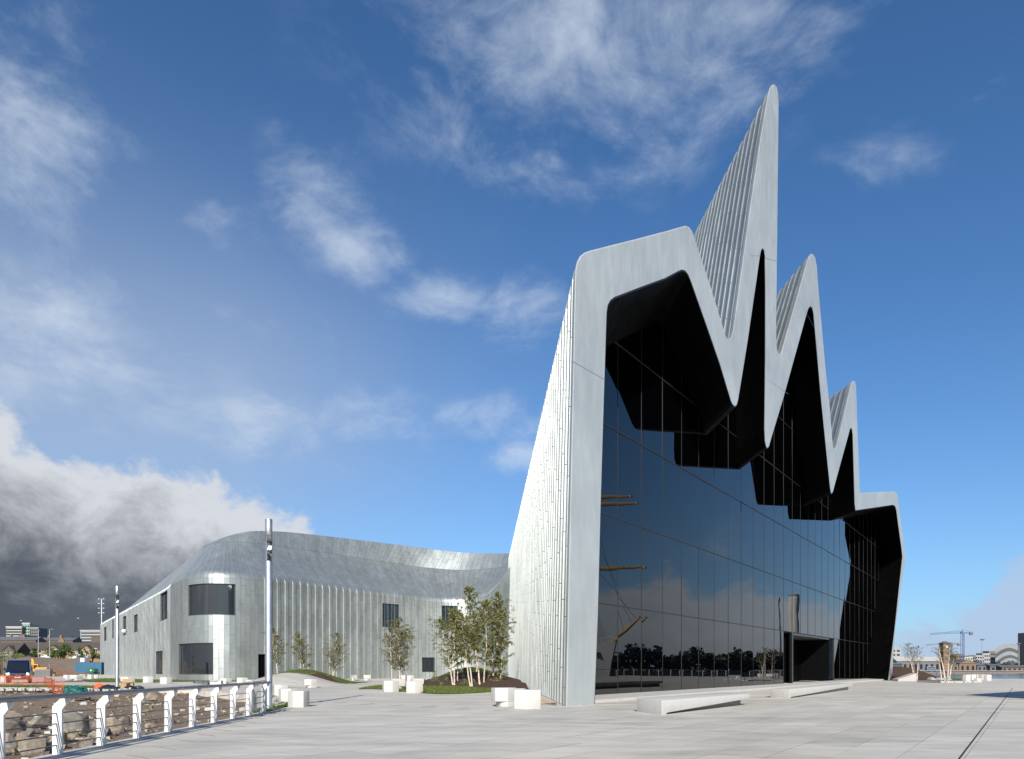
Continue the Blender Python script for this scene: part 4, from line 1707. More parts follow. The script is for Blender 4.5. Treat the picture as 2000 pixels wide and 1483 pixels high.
# ================================================================== trees
def tree(name, label, base, h_, seed, stems=1, spread=.34, leaves=1800, leaf=.075, mat='leaf_birch', crown0=.22, lean=(.04, 0), trunk_r=.055, group=None, cat='birch', bark='birch_bark', fork=0.0, bd=1.0):
    rg = random.Random(seed)
    t_ = thing(name, label, cat, tuple(base), 0, group)
    tr, br, lf = MB(), MB(), MB()
    tips = []
    for sidx in range(stems):
        a0 = rg.uniform(0, 6.28)
        ln = Vector((lean[0] + (math.cos(a0) * fork if stems > 1 else 0), lean[1] + (math.sin(a0) * fork if stems > 1 else 0), 1)).normalized()
        hh = h_ * (1 if sidx == 0 else rg.uniform(.72, .95))
        pts, rad = [], []
        p = Vector((math.cos(a0) * .07 * (stems > 1), math.sin(a0) * .07 * (stems > 1), -.08))
        nseg = 12
        dirv = ln.copy()
        for k in range(nseg + 1):
            pts.append(p.copy())
            f = k / nseg
            rad.append(trunk_r * (1 - f) ** .8 * (1.25 if k == 0 else 1) + .006)
            dirv = (dirv + Vector((rg.gauss(0, .045), rg.gauss(0, .045), .05))).normalized()
            p = p + dirv * hh / nseg
        tr.tube(pts, rad, 7)
        # limbs rise steeply, twigs arch over and droop
        nb = int(h_ * 4.4 * bd)
        for k in range(nb):
            f = crown0 + (1 - crown0) * (k + rg.random()) / nb
            i = min(int(f * nseg), nseg - 1)
            q = pts[i].lerp(pts[i + 1], f * nseg - i)
            a = k * 2.399 + rg.uniform(-.5, .5)
            env = math.sin(min(1, (f - crown0) / (1 - crown0) * .93 + .10) * math.pi) ** .65
            L = h_ * spread * env * rg.uniform(.55, 1.1) + .12
            dv = Vector((math.cos(a), math.sin(a), rg.uniform(.7, 1.3))).normalized()
            bp = [q.copy()]
            for m_ in range(4):
                q = q + dv * L / 4
                dv = (dv + Vector((rg.gauss(.03, .12), rg.gauss(0, .12), -.10))).normalized()
                bp.append(q.copy())
            br.tube(bp, [.016, .012, .009, .006, .003], 3, cap=False)
            for m_ in range(1, 5):
                for _ in range(2):
                    tw = bp[m_].copy()
                    dd = Vector((rg.gauss(0, 1), rg.gauss(0, 1), rg.gauss(.15, .6))).normalized()
                    tl = L * rg.uniform(.22, .45)
                    e = [tw]
                    for _k in range(3):
                        tw = tw + dd * tl / 3
                        dd = (dd + Vector((0, 0, -.28))).normalized()
                        e.append(tw.copy())
                    br.tube(e, [.006, .004, .003, .002], 3, cap=False)
                    tips.append(e)
    for _ in range(leaves):
        e = rg.choice(tips)
        k = rg.randrange(3)
        c = e[k].lerp(e[k + 1], rg.random()) + Vector((rg.gauss(0, .05), rg.gauss(0, .05), rg.gauss(-.02, .05)))
        d1_ = Vector((rg.gauss(0, 1), rg.gauss(0, 1), rg.gauss(-.4, .8))).normalized()
        d2_ = d1_.cross(Vector((rg.gauss(0, 1), rg.gauss(0, 1), rg.gauss(0, 1)))).normalized()
        s_ = leaf * rg.uniform(.6, 1.25)
        lf.add([c - d1_ * s_, c + d2_ * s_ * .55, c + d1_ * s_, c - d2_ * s_ * .55], [(0, 1, 2, 3)])
    tr.build('trunk', bark, t_, smooth=True)
    cr = lf.build('crown', mat, t_)
    br.build('branches', 'twig', cr)
    return t_


G1 = 'birches before the middle of the wing wall'
tree('birch_tree', 'slim leafy birch right behind the tall lamp post', (xat(543, 76), 76, .9), 5.2, 11, 2, .30, 2600, .068, 'leaf_thin', .22, (.08, 0), .05, G1, fork=.08)
tree('birch_tree', 'small bushy birch on the crown of the grass hump', (xat(597, 72), 72, 1.15), 4.2, 12, 2, .36, 3000, .062, 'leaf_thin', .12, (.05, 0), .05, G1, fork=.22)
tree('birch_tree', 'twin-stemmed birch leaning right beyond the grass hump', (xat(648, 80), 80, .05), 5.7, 13, 2, .32, 3000, .070, 'leaf_thin', .25, (.10, 0), .055, G1, fork=.13)
G2 = 'thin birches left of the main clump'
tree('birch_tree', 'thin brown-stemmed birch, left of the thin group by the wing window', (xat(766, 62), 62, 0), 5.3, 14, 1, .24, 1700, .062, 'leaf_thin', .28, (-.03, 0), .05, G2)
tree('birch_tree', 'thin birch in the middle of the group by the wing window', (xat(776, 66), 66, 0), 5.6, 15, 1, .22, 1400, .062, 'leaf_thin', .30, (.02, 0), .045, G2)
tree('birch_tree', 'taller spreading birch, right of the thin group by the wing window', (xat(784, 63), 63, 0), 6.3, 16, 2, .31, 3800, .064, 'leaf_thin', .22, (.08, 0), .055, G2, fork=.08)
G3 = 'clump of birches on the lawn beside the ribbed wall'
tree('birch_tree', 'leftmost spreading birch of the main clump, stem leaning left', (xat(886, 57), 57, 0), 6.6, 31, 2, .30, 5760, .059, 'leaf_birch', .24, (-.12, 0), .065, G3, fork=.07)
tree('birch_tree', 'straight birch second from the left in the main clump', (xat(893, 58.5), 58.5, 0), 6.4, 32, 1, .26, 4480, .059, 'leaf_birch', .30, (.0, 0), .055, G3)
tree('birch_tree', 'birch with crossing double stem in the middle of the main clump', (xat(921, 55), 55, 0), 6.0, 33, 2, .26, 4800, .059, 'leaf_birch', .34, (-.10, .0), .06, G3, fork=.05)
tree('birch_tree', 'tallest white-stemmed birch rising over the main clump', (xat(938, 56.5), 56.5, 0), 8.4, 34, 1, .19, 5280, .059, 'leaf_birch', .34, (-.075, 0), .075, G3)
tree('birch_tree', 'leafy birch right of the tallest in the main clump', (xat(945, 58), 58, 0), 7.3, 35, 1, .25, 5760, .059, 'leaf_birch', .26, (.02, 0), .06, G3)
tree('birch_tree', 'tall dense birch at the right end of the main clump', (xat(962, 61), 61, .25), 8.2, 36, 2, .23, 8320, .059, 'leaf_birch', .16, (.02, 0), .07, G3, fork=.06)
tree('birch_tree', 'short leafy birch low beside the ribbed wall', (xat(976, 60), 60, .25), 6.6, 37, 1, .22, 4000, .066, 'leaf_birch', .05, (.05, 0), .05, G3)
tree('birch_tree', 'hidden birch stem at the back of the main clump, left side', (xat(903, 66), 66, 1.1), 5.2, 38, 2, .26, 2400, .07, 'leaf_birch', .3, (.02, 0), .05, G3, fork=.1)
tree('birch_tree', 'hidden birch stem at the back of the main clump, right side', (xat(931, 68), 68, 1.2), 6.0, 39, 1, .26, 2600, .07, 'leaf_birch', .3, (.02, 0), .05, G3)
G4 = 'bare young birches at the quay'
tree('birch_tree', 'pale-stemmed birch with sparse twigs at the frame foot, left stem', (xat(1787, 84), 84, .1), 4.6, 41, 2, .30, 650, .055, 'leaf_thin', .42, (-.16, 0), .075, G4, fork=.05)
tree('birch_tree', 'pale-stemmed birch with sparse twigs, right of its neighbour on the mulch', (xat(1791, 83), 83, .1), 4.2, 42, 1, .26, 300, .05, 'leaf_thin', .42, (.04, 0), .065, G4)
tree('birch_tree', 'sparse birch left of the clock tower', (xat(1839, 80), 80, .2), 4.0, 43, 1, .30, 420, .05, 'leaf_thin', .45, (-.10, 0), .065, G4, bd=.7)
tree('birch_tree', 'orange-stemmed birch crossing the clock tower', (xat(1846, 78), 78, .2), 3.9, 44, 1, .22, 120, .05, 'leaf_thin', .6, (-.10, 0), .09, G4, bd=.3)
tree('birch_tree', 'sparse birch with drooping twigs right of the clock tower', (xat(1852, 79), 79, .2), 4.1, 45, 2, .30, 900, .055, 'leaf_thin', .5, (.09, 0), .07, G4, fork=.05, bd=.6)
# planter stones and rubble round the quay birches
pl = thing('tree_planter', 'low stone planter edge under the quay birches', 'planter', (xat(1855, 74), 74, 0))
for k in range(9):
    MB().box((-1.9 + k * .48, -1.6 - .1 * (k % 2), .07), (.46, .5, .15), rz=R(4 * (k % 3 - 1))).build('edge_stone', 'concrete', pl)
MB().prism([(-2.2, -1.3), (2.4, -1.3), (2.6, 2.0), (-2.4, 2.0)], 0, .06).build('soil', 'earth', pl)
for k, (px, s_) in enumerate(((1822, .55), (1829, .8), (1838, .6), (1845, .7), (1851, .6))):
    q = MB()
    q.prism([(-.6, -.4), (.5, -.5), (.7, .3), (0, .55), (-.7, .2)], 0, .5, .55)
    o = q.build('rubble_stone', 'white_wall', None, bevel=.05)
    o.location = (xat(px, 77), 77 + k % 2, .22)
    o.scale = (s_, s_, s_ * .7)
    o.rotation_euler = (0, 0, k * 1.3)
    tag(o, 'pale broken stone heaped at the foot of the quay birches', 'stone', 'broken stones at the quay birches')
wd = MB()
wd.ext([(0, 0), (2.2, 0), (2.2, .95), (1.0, .55), (0, .25)], (1, 0, 0), (0, 0, 1), (0, 1.2, 0))
o = wd.build('concrete_wedge', 'concrete', fix=True)
o.location = (xat(1754, 81), 81, -.01)
tag(o, 'sloping concrete wedge wall against the brown mound at the frame foot', 'wall')

# ================================================================== quay railing at the back right
qr = thing('quay_railing', 'grey steel quay railing along the river at the right', 'railing', (60, 101, 0))
qp = [Vector((55.5, 101.6, 0)), Vector((84.5, 98.8, 0))]
nq = 12
for k in range(nq + 1):
    p = qp[0].lerp(qp[1], k / nq)
    MB().ext([(-.08, 0), (.08, 0), (.08, .95), (.2, 1.15), (.05, 1.15), (-.08, 1.0)], (.7, -.7, 0), (0, 0, 1), (.035, .035, 0), tuple(p)).build('post', 'galv', qr, world=True, fix=True)
for zb, r_ in ((1.17, .05), (.9, .014), (.68, .014), (.46, .014), (.24, .014)):
    MB().tube([qp[0] + Vector((0, 0, zb)), qp[1] + Vector((0, 0, zb))], r_, 8).build('bar' if zb < 1 else 'top_rail', 'galv', qr, world=True)
# railing on the river side to the right (seen mirrored in the glass)
qr2 = thing('quay_railing', 'white posted railing on the ship side of the quay, mirrored in the glass', 'railing', (80, 40, 0))
A2, B2 = Vector((85.8, 96, 0)), Vector((83.6, 34, 0))
C2 = Vector((69.5, -16, 0))
for (s_, e_) in ((A2, B2), (B2, C2)):
    nn = int((e_ - s_).length / 1.9)
    for k in range(nn):
        p = s_.lerp(e_, k / nn)
        MB().ext([(-.1, 0), (.1, 0), (.1, .9), (-.1, 1.15), (-.28, 1.15), (-.1, .88)], (1, 0, 0), (0, 0, 1), (0, .06, 0), tuple(p)).build('post', 'white_paint', qr2, world=True, fix=True)
    for zb, r_ in ((1.2, .05), (.85, .016), (.6, .016), (.35, .016)):
        MB().tube([s_ + Vector((0, 0, zb)), e_ + Vector((0, 0, zb))], r_, 6).build('bar', 'galv', qr2, world=True)
# ================================================================== rocks and rubbish left of the railing
def hull(seed, n=15, sq=(1, 1, .7)):
    rg = random.Random(seed)
    bm = bmesh.new()
    for _ in range(n):
        v = Vector((rg.gauss(0, 1), rg.gauss(0, 1), rg.gauss(0, 1))).normalized()
        v = Vector((v.x * sq[0], v.y * sq[1], v.z * sq[2])) * rg.uniform(.42, .55)
        bm.verts.new(v)
    r = bmesh.ops.convex_hull(bm, input=bm.verts)
    bmesh.ops.delete(bm, geom=[g for g in r['geom_interior'] if isinstance(g, bmesh.types.BMVert)], context='VERTS')
    bmesh.ops.bevel(bm, geom=bm.edges[:], offset=.018, segments=1, affect='EDGES')
    me = bpy.data.meshes.new('boulder')
    bm.to_mesh(me)
    bm.free()
    me.materials.append(MATS['rock'])
    return me


HULLS = [hull(50 + k, 13 + k % 4, ((1.2, .9, .7), (1, 1, .8), (1.4, .8, .55), (1, .8, .9))[k % 4]) for k in range(8)]
rr_ = random.Random(77)
bl_px = [(20, 1409, 34, 'pale boulder lying highest at the left picture edge'), (18, 1431, 50, 'large dark boulder by the left picture edge behind the first post'), (55, 1440, 32, 'brown boulder between the first and second railing posts'), (8, 1463, 46, 'grey boulder in the bottom left corner'),
         (42, 1454, 30, 'small boulder wedged left of the nearest full railing post'), (64, 1468, 46, 'sandy boulder at the foot of the nearest full railing post'), (120, 1403, 36, 'pale boulder above the gap right of the nearest full post'), (136, 1431, 62, 'largest tan boulder with a slanting top between two posts'),
         (163, 1438, 30, 'dark angular boulder left of the second full post'), (118, 1452, 36, 'grey boulder low between the two nearest full posts'), (150, 1412, 32, 'rusty boulder behind the largest tan one'), (217, 1428, 44, 'flat grey boulder between the second and third full posts'),
         (204, 1441, 32, 'small boulder in front of the flat grey one'), (296, 1363, 25, 'lone pale boulder standing on the earth behind the railing'), (95, 1466, 34, 'low boulder hidden by the nearest full post'), (240, 1419, 30, 'brownish boulder left of the third full post'), (80, 1418, 32, 'boulder behind the nearest full post head'), (172, 1456, 26, 'small rock under the lowest bar left of the second post')]
for k in range(16):
    bl_px.append((rr_.uniform(0, 230), rr_.uniform(1412, 1474), rr_.uniform(16, 30), 'smaller boulder packed among the big ones behind the railing posts'))
for k, (px, py, sz, lb) in enumerate(bl_px):
    z = -.95 if py > 1395 else -.35
    p = gp(px, py + sz * .12, z)
    s_ = sz / F * p.y * (1.25 if k < 18 else 1.1)
    o = link('boulder', HULLS[k % 8])
    o.location = (p.x, p.y, z + s_ * .22)
    o.scale = (s_, s_, s_)
    o.rotation_euler = (rr_.uniform(-.3, .3), rr_.uniform(-.3, .3), rr_.uniform(0, 6.28))
    tag(o, lb, 'boulder', 'boulders of the river bank')
# boulders that lie outside the picture go on as one heap
rb = MB()
for k in range(2600):
    y = 8 + 44 * rr_.random() ** 1.2
    x = kerbx(min(y, 24)) - .2 - (1.5 + y * .9) * rr_.random()
    if y > 30 and x > -11.5 - (y - 30) * .55:
        continue
    s_ = rr_.uniform(.03, .13) * (1.9 if rr_.random() < .08 else 1)
    z = earth_z(x, y)
    M = Matrix.Rotation(rr_.uniform(0, 6.28), 3, 'Z') @ Matrix.Rotation(rr_.uniform(-.6, .6), 3, 'X')
    vs = [Vector((x, y, z + s_ * .2)) + M @ Vector((a * s_ * rr_.uniform(.5, 1.1), b_ * s_ * rr_.uniform(.4, .9), c * s_ * rr_.uniform(.3, .6))) for a in (-1, 1) for b_ in (-1, 1) for c in (-1, 1)]
    rb.add(vs, ((0, 1, 3, 2), (4, 6, 7, 5), (0, 4, 5, 1), (2, 3, 7, 6), (0, 2, 6, 4), (1, 5, 7, 3)))
tag(rb.build('rubble', 'rubble'), 'loose stones and rubble strewn over the bare earth', 'rubble', kind='stuff')
# pale pitching stones along the lawn edges
es = random.Random(31)
ed = MB()
for k in range(420):
    if k < 260:
        px = es.uniform(-30, 250)
        p = gp(px, 1346.3 + es.gauss(0, .5) + px * .006)
    else:
        f = es.random()
        p = Vector((-9.3 - f * 2.8 + es.gauss(0, .25), 25 + f * 10 + es.gauss(0, .4), 0))
    s_ = es.uniform(.06, .13)
    z = .0
    vs = [Vector((p.x, p.y, z)) + Vector((a * s_ * es.uniform(.6, 1.2), b_ * s_ * es.uniform(.6, 1.2), c * s_ * es.uniform(.5, .9))) for a in (-1, 1) for b_ in (-1, 1) for c in (-1, 1)]
    ed.add(vs, ((0, 1, 3, 2), (4, 6, 7, 5), (0, 4, 5, 1), (2, 3, 7, 6), (0, 2, 6, 4), (1, 5, 7, 3)))
tag(ed.build('edging_stones', 'concrete'), 'pale pitching stones along the edge of lawn and earth', 'stones', kind='stuff')


def lump(name, mat, c, size, seed, label, cat, group=None, n=18, rough=.22):
    """crumpled sheet or bag"""
    rg = random.Random(seed)
    ph = [(rg.uniform(0, 6.3), rg.uniform(2, 6), rg.uniform(2, 6)) for _ in range(6)]
    q = MB()
    vs = []
    for j in range(n + 1):
        for i in range(2 * n):
            a, t_ = math.pi * i / n, math.pi / 2 * j / n
            r_ = 1 + rough * sum(math.sin(p[1] * a + p[0]) * math.cos(p[2] * t_ + p[0]) for p in ph) / 3 + rg.gauss(0, rough * .12)
            vs.append((math.cos(a) * math.cos(t_) * r_ * size[0], math.sin(a) * math.cos(t_) * r_ * size[1], max(-.02, math.sin(t_) ** .8 * r_ * size[2] - .01)))
    m_ = 2 * n
    q.add(vs, [(j * m_ + i, j * m_ + (i + 1) % m_, (j + 1) * m_ + (i + 1) % m_, (j + 1) * m_ + i) for j in range(n) for i in range(m_)])
    o = q.build(name, mat)
    o.location = c
    return tag(o, label, cat, group)


lump('tarpaulin', 'teal_tarp', tuple(gp(146, 1353)), (.68, .5, .42), 3, 'crumpled teal tarpaulin heaped behind the railing', 'tarpaulin')
for k, (px, py, s_, lb) in enumerate(((212, 1347, .42, 'biggest black rubbish bag at the foot of the far lamp post'), (226, 1348, .28, 'small black rubbish bag right under the far lamp post'), (200, 1348, .26, 'black rubbish bag on the left of the heap'), (254, 1347, .34, 'black rubbish bag right of the cardboard box'), (270, 1346, .30, 'rightmost black rubbish bag of the heap'))):
    lump('rubbish_bag', 'black_plastic', tuple(gp(px, py)), (s_ * 1.3, s_, s_ * .8), 20 + k, lb, 'bag', 'black rubbish bags by the far lamp post', 12, .16)
lump('orange_netting', 'orange_net', tuple(gp(196, 1345)), (.5, .3, .34), 61, 'crumpled orange netting left of the rubbish bags', 'netting', None, 12, .3)
bx = thing('cardboard_box', 'torn brown cardboard box among the rubbish bags', 'box', tuple(gp(249, 1344)), R(20))
MB().box((0, 0, .2), (.85, .6, .4), rx=R(6)).build('carton', 'card', bx)
MB().box((-.1, .42, .52), (.7, .03, .36), rx=R(-22)).build('flap', 'card', bx)
MB().box((-.75, -.2, .12), (.7, .45, .04), rz=R(30), ry=R(-12)).build('loose_sheet', 'card', bx)
# three-legged dark manhole stand lying on the paving
pt = thing('road_plates', 'dark steel plates propped on white blocks on the paving beyond the railing', 'plates', tuple(gp(409, 1338)), 0)
MB().box((-.7, 0, .2), (1.3, .5, .22), ry=R(6)).build('plate', 'dark_steel', pt)
MB().box((.65, 0, .22), (1.0, .5, .34)).build('white_block', 'white_paint', pt)
MB().box((.2, -.2, .3), (1.4, .2, .06), ry=R(-4)).build('plate', 'dark_steel', pt)

# ================================================================== building site at the far left
# rising ground
tv = []
dl = [75, 95, 120, 140, 160, 172, 185, 200, 215, 235, 260, 300, 340, 420, 520, 650, 900, 1500]
zl_ = [-.03, -.02, .02, .1, .3, .6, 2.2, 3.8, 4.7, 5.0, 5.1, 5.3, 7.0, 12, 18, 24, 26, 20]
pl_ = list(np.linspace(-900, 175, 60))
for d, z in zip(dl, zl_):
    for px in pl_:
        x = xat(px, d)
        tv.append((x, d, z + (hnoise(x * .35, d * .35) * .9 if 165 < d < 250 else hnoise(x * .3, d * .3) * .15) - .05))
n_ = len(pl_)
tf = [(j * n_ + i, j * n_ + i + 1, (j + 1) * n_ + i + 1, (j + 1) * n_ + i) for j in range(len(dl) - 1) for i in range(n_ - 1)]
structure('earth_terrace', MB().add(tv[:11 * n_], tf[:10 * (n_ - 1)]), 'earth', smooth=2)
b0 = MB()
b0.add(tv[10 * n_:], [tuple(q - 0 for q in f) for f in tf[:(len(dl) - 11) * (n_ - 1)]])
structure('hillside', b0, 'hill', smooth=2)


def tz(d):
    return float(np.interp(d, dl, zl_))


# ---- blue van, front towards the viewer
vx, vd = xat(35, 69), 69
van = thing('van', 'dark blue van facing the camera at the left picture edge', 'van', (vx, vd, 0), R(33))
prof = [(0, .42), (-.05, .75), (0, 1.05), (.42, 1.22), (.95, 2.10), (1.3, 2.34), (5.2, 2.40), (5.35, 2.2), (5.4, .5), (4.9, .40), (.4, .38)]
q = MB()
hw = 1.0
def vsec(y, inset_):
    return [(y, p[0], p[1]) for p in prof]
secs = []
for (x, k) in ((-1, 0), (-.93, .0), (.93, 0), (1, 0)):
    pass
nprof = len(prof)
def hwid(z):
    return 1.0 if z < 1.2 else 1.0 - (z - 1.2) * .10
vs = [(-hwid(p[1]), p[0], p[1]) for p in prof] + [(hwid(p[1]), p[0], p[1]) for p in prof]
q.add(vs, [tuple(range(nprof)), tuple(range(2 * nprof - 1, nprof - 1, -1))] + [((i + 1) % nprof, i, nprof + i, nprof + (i + 1) % nprof) for i in range(nprof)])
body = q.build('body', 'navy_van', van, bevel=.06, smooth=True, fix=True)
MB().quad((-.82, .445, 1.25), (.82, .445, 1.25), (.78, .92, 2.03), (-.78, .92, 2.03)).build('windscreen', 'van_glass', van).location = (0, -.03, .02)
for s_ in (-1, 1):
    MB().ext([(-.15, .83), (.13, .80), (.14, 1.03), (-.08, 1.13)], (s_, 0, 0), (0, 0, 1), (0, .06, 0), (s_ * .80, -.06, 0)).build('headlight', 'lamp_glass', van, fix=True)
    MB().box((s_ * 1.12, .55, 1.45), (.16, .12, .30)).build('mirror', 'black_plastic', van, bevel=.02)
    for yy in (.85, 4.3):
        w_ = MB()
        w_.tube([(s_ * .78, yy, .34), (s_ * 1.0, yy, .34)], .34, 20)
        wh = w_.build('wheel', 'rubber', van)
        MB().tube([(s_ * .99, yy, .34), (s_ * 1.01, yy, .34)], .2, 14).build('rim', 'galv', wh)
for z in (.86, .94, 1.02):
    MB().box((0, -.045, z), (1.15, .03, .045)).build('grille_bar', 'chrome' if z == .94 else 'black_plastic', van)
MB().box((0, -.06, .56), (1.9, .12, .26)).build('bumper', 'black_plastic', van, bevel=.03)
MB().box((0, -.125, .60), (.5, .01, .11)).build('number_plate', 'white_paint', van)
MB().box((0, .42, 1.23), (1.3, .02, .04), rx=R(-30)).build('wiper', 'black_plastic', van)

# ---- orange site fencing on pins
def netting(pts, h_, label):
    """plastic mesh hung between pins, real open mesh"""
    base = Vector(pts[0])
    t_ = thing('mesh_fence', label, 'fence', tuple(base), 0, 'orange mesh fencing round the building site')
    q = MB()
    for a, b_ in zip(pts[:-1], pts[1:]):
        a, b_ = Vector(a) - base, Vector(b_) - base
        L = (b_ - a).length
        nx_ = max(2, int(L / .16))
        nz_ = 7
        pn = Vector((-(b_ - a).y, (b_ - a).x, 0)).normalized()
        def P(i, j):
            f = i / nx_
            sag = .10 * math.sin(math.pi * f) * (j / nz_) + .03 * math.sin(i * 1.3 + j)
            return a.lerp(b_, f) + Vector((0, 0, h_ * j / nz_ - sag)) + pn * (.05 * math.sin(i * .7 + j * .9))
        for j in range(nz_ + 1):
            w_ = .013 if 0 < j < nz_ else .03
            for i in range(nx_):
                p0, p1 = P(i, j), P(i + 1, j)
                q.quad(p0 - Vector((0, 0, w_)), p1 - Vector((0, 0, w_)), p1 + Vector((0, 0, w_)), p0 + Vector((0, 0, w_)))
        tv_ = (b_ - a).normalized() * .009
        for i in range(nx_ + 1):
            for j in range(nz_):
                p0, p1 = P(i, j), P(i, j + 1)
                q.quad(p0 - tv_, p0 + tv_, p1 + tv_, p1 - tv_)
        MB().tube([a, a + Vector((0, 0, h_ + .12))], .012, 5).build('pin', 'dark_steel', t_)
    q.build('mesh', 'orange_net', t_)
    return t_


G_ = gp
netting([G_(-40, 1336.5), G_(8, 1337), G_(34, 1337.5), G_(58, 1338)], .86, 'orange mesh fence in front of the blue van')
netting([G_(60, 1336), G_(86, 1339), G_(100, 1346), G_(106, 1353), G_(124, 1353.5)], .78, 'orange mesh fence sagging down towards the earth bank')
netting([Vector((xat(100, 128), 128, .05)), Vector((xat(138, 132), 132, .1))], 1.0, 'far rust-red mesh fence below the spoil heap')

# ---- small site things
def boxthing(name, mat, px, d, size, label, cat, rz=0.0, z=None, parts=None):
    z = tz(d) - .04 if z is None else z
    t_ = thing(name, label, cat, (xat(px, d), d, z), rz)
    MB().box((0, 0, size[2] / 2), size).build('body', mat, t_, bevel=.03)
    return t_


for k, (px, lb) in enumerate(((78, 'left of two grey site cabinets behind the van'), (93, 'right of two grey site cabinets behind the van'))):
    t_ = boxthing('site_cabinet', 'grey_box', px, 128, (1.35, 1.0, 1.3), lb, 'cabinet', R(5))
    MB().box((-.3, -.52, .66), (.55, .03, 1.0)).build('door', 'concrete_dark', t_)
    MB().box((.33, -.52, .66), (.55, .03, 1.0)).build('door', 'concrete_dark', t_)
    MB().box((0, 0, 1.33), (1.42, 1.06, .06)).build('lid', 'galv', t_)
cn = thing('shipping_container', 'blue corrugated shipping container at the wing end', 'container', (xat(177, 170), 170, .5), R(8))
MB().box((0, 0, 1.28), (6.0, 2.4, 2.5)).build('body', 'blue_box', cn)
for k in range(20):
    MB().box((-2.85 + k * .3, -1.225, 1.28), (.14, .05, 2.25)).build('corrugation', 'blue_box', cn)
MB().box((0, -1.24, 2.46), (6.04, .06, .14)).build('top_beam', 'blue_box', cn)
MB().box((-2.95, -1.24, 1.28), (.14, .08, 2.5)).build('corner_post', 'blue_box', cn)
ib = thing('water_tank', 'white caged water tank standing on the blue container', 'tank', (xat(162, 169), 169.2, 3.05), R(4))
MB().box((0, 0, .55), (1.1, 1.0, 1.05)).build('tank', 'white_paint', ib, bevel=.08)
for k in range(5):
    MB().box((-.5 + k * .25, -.53, .55), (.03, .03, 1.1)).build('cage_bar', 'galv', ib)
gt = thing('fuel_tank', 'green oval fuel tank before the blue container', 'tank', (xat(177.5, 158), 158, .3))
q = MB()
q.ext([(math.cos(a) * .85, .75 + math.sin(a) * .6) for a in np.linspace(0, 2 * math.pi, 20, endpoint=False)], (1, 0, 0), (0, 0, 1), (0, 1.6, 0))
q.build('tank', 'green_box', gt, smooth=True, fix=True)
MB().box((0, .8, .08), (1.2, 1.4, .16)).build('skid', 'dark_steel', gt)
MB().box((0, -.02, .78), (.4, .03, .28)).build('plate', 'white_paint', gt)
lump('sack', 'leaf_herb', (xat(106, 126), 126, 0), (.32, .3, .55), 71, 'lime sack standing right of the grey cabinets', 'sack', None, 8, .1)
# digger
dg = thing('excavator', 'yellow excavator with raised boom behind the grey cabinets', 'excavator', (xat(80, 146), 146, .1), R(12))
for s_ in (-1, 1):
    MB().ext([(-1.3, 0), (1.3, 0), (1.55, .3), (1.3, .62), (-1.3, .62), (-1.55, .3)], (1, 0, 0), (0, 0, 1), (0, .4, 0), (0, s_ * .8 - .2, 0)).build('track', 'rubber', dg, fix=True)
MB().box((.4, 0, 1.15), (2.3, 1.7, .9)).build('engine_house', 'yellow_plant', dg, bevel=.12)
cb = MB().box((-.75, -.3, 1.55), (.95, .95, 1.5)).build('cab', 'yellow_plant', dg, bevel=.06)
MB().box((-.75, -.785, 1.75), (.7, .02, .8)).build('side_window', 'van_glass', cb)
MB().ext([(-1.1, 1.2), (-1.5, 3.3), (-1.75, 3.6), (-1.95, 3.4), (-1.75, 2.6), (-1.5, 1.1)], (1, 0, 0), (0, 0, 1), (0, .3, 0), (0, .15, 0)).build('boom', 'yellow_plant', dg, fix=True)
MB().ext([(-1.75, 3.55), (-2.1, 2.0), (-2.2, .9), (-2.0, .9), (-1.85, 2.1), (-1.55, 3.3)], (1, 0, 0), (0, 0, 1), (0, .22, 0), (0, .2, 0)).build('arm', 'yellow_plant', dg, fix=True)
MB().ext([(-2.2, .9), (-2.6, .3), (-2.2, .1), (-1.8, .4), (-1.9, .9)], (1, 0, 0), (0, 0, 1), (0, .6, 0), (0, .0, 0)).build('bucket', 'dark_steel', dg, fix=True)
dp = thing('dumper', 'small yellow dumper right of the excavator', 'dumper', (xat(92, 143), 143, .1), R(-10))
MB().ext([(-.9, .5), (.2, .5), (.5, 1.5), (-1.2, 1.5)], (1, 0, 0), (0, 0, 1), (0, 1.3, 0), (0, -.65, 0)).build('skip', 'yellow_plant', dp, fix=True)
MB().box((.9, 0, .8), (1.0, 1.0, .6)).build('engine', 'yellow_plant', dp, bevel=.08)
MB().tube([(.5, -.5, 1.0), (.5, -.5, 2.3), (.9, -.5, 2.5), (1.2, -.5, 1.1)], .035, 6).build('roll_bar', 'dark_steel', dp)
for (x, y) in ((-.6, -.7), (-.6, .7), (.9, -.7), (.9, .7)):
    MB().tube([(x, y - .13, .4), (x, y + .13, .4)], .4, 14).build('wheel', 'rubber', dp)


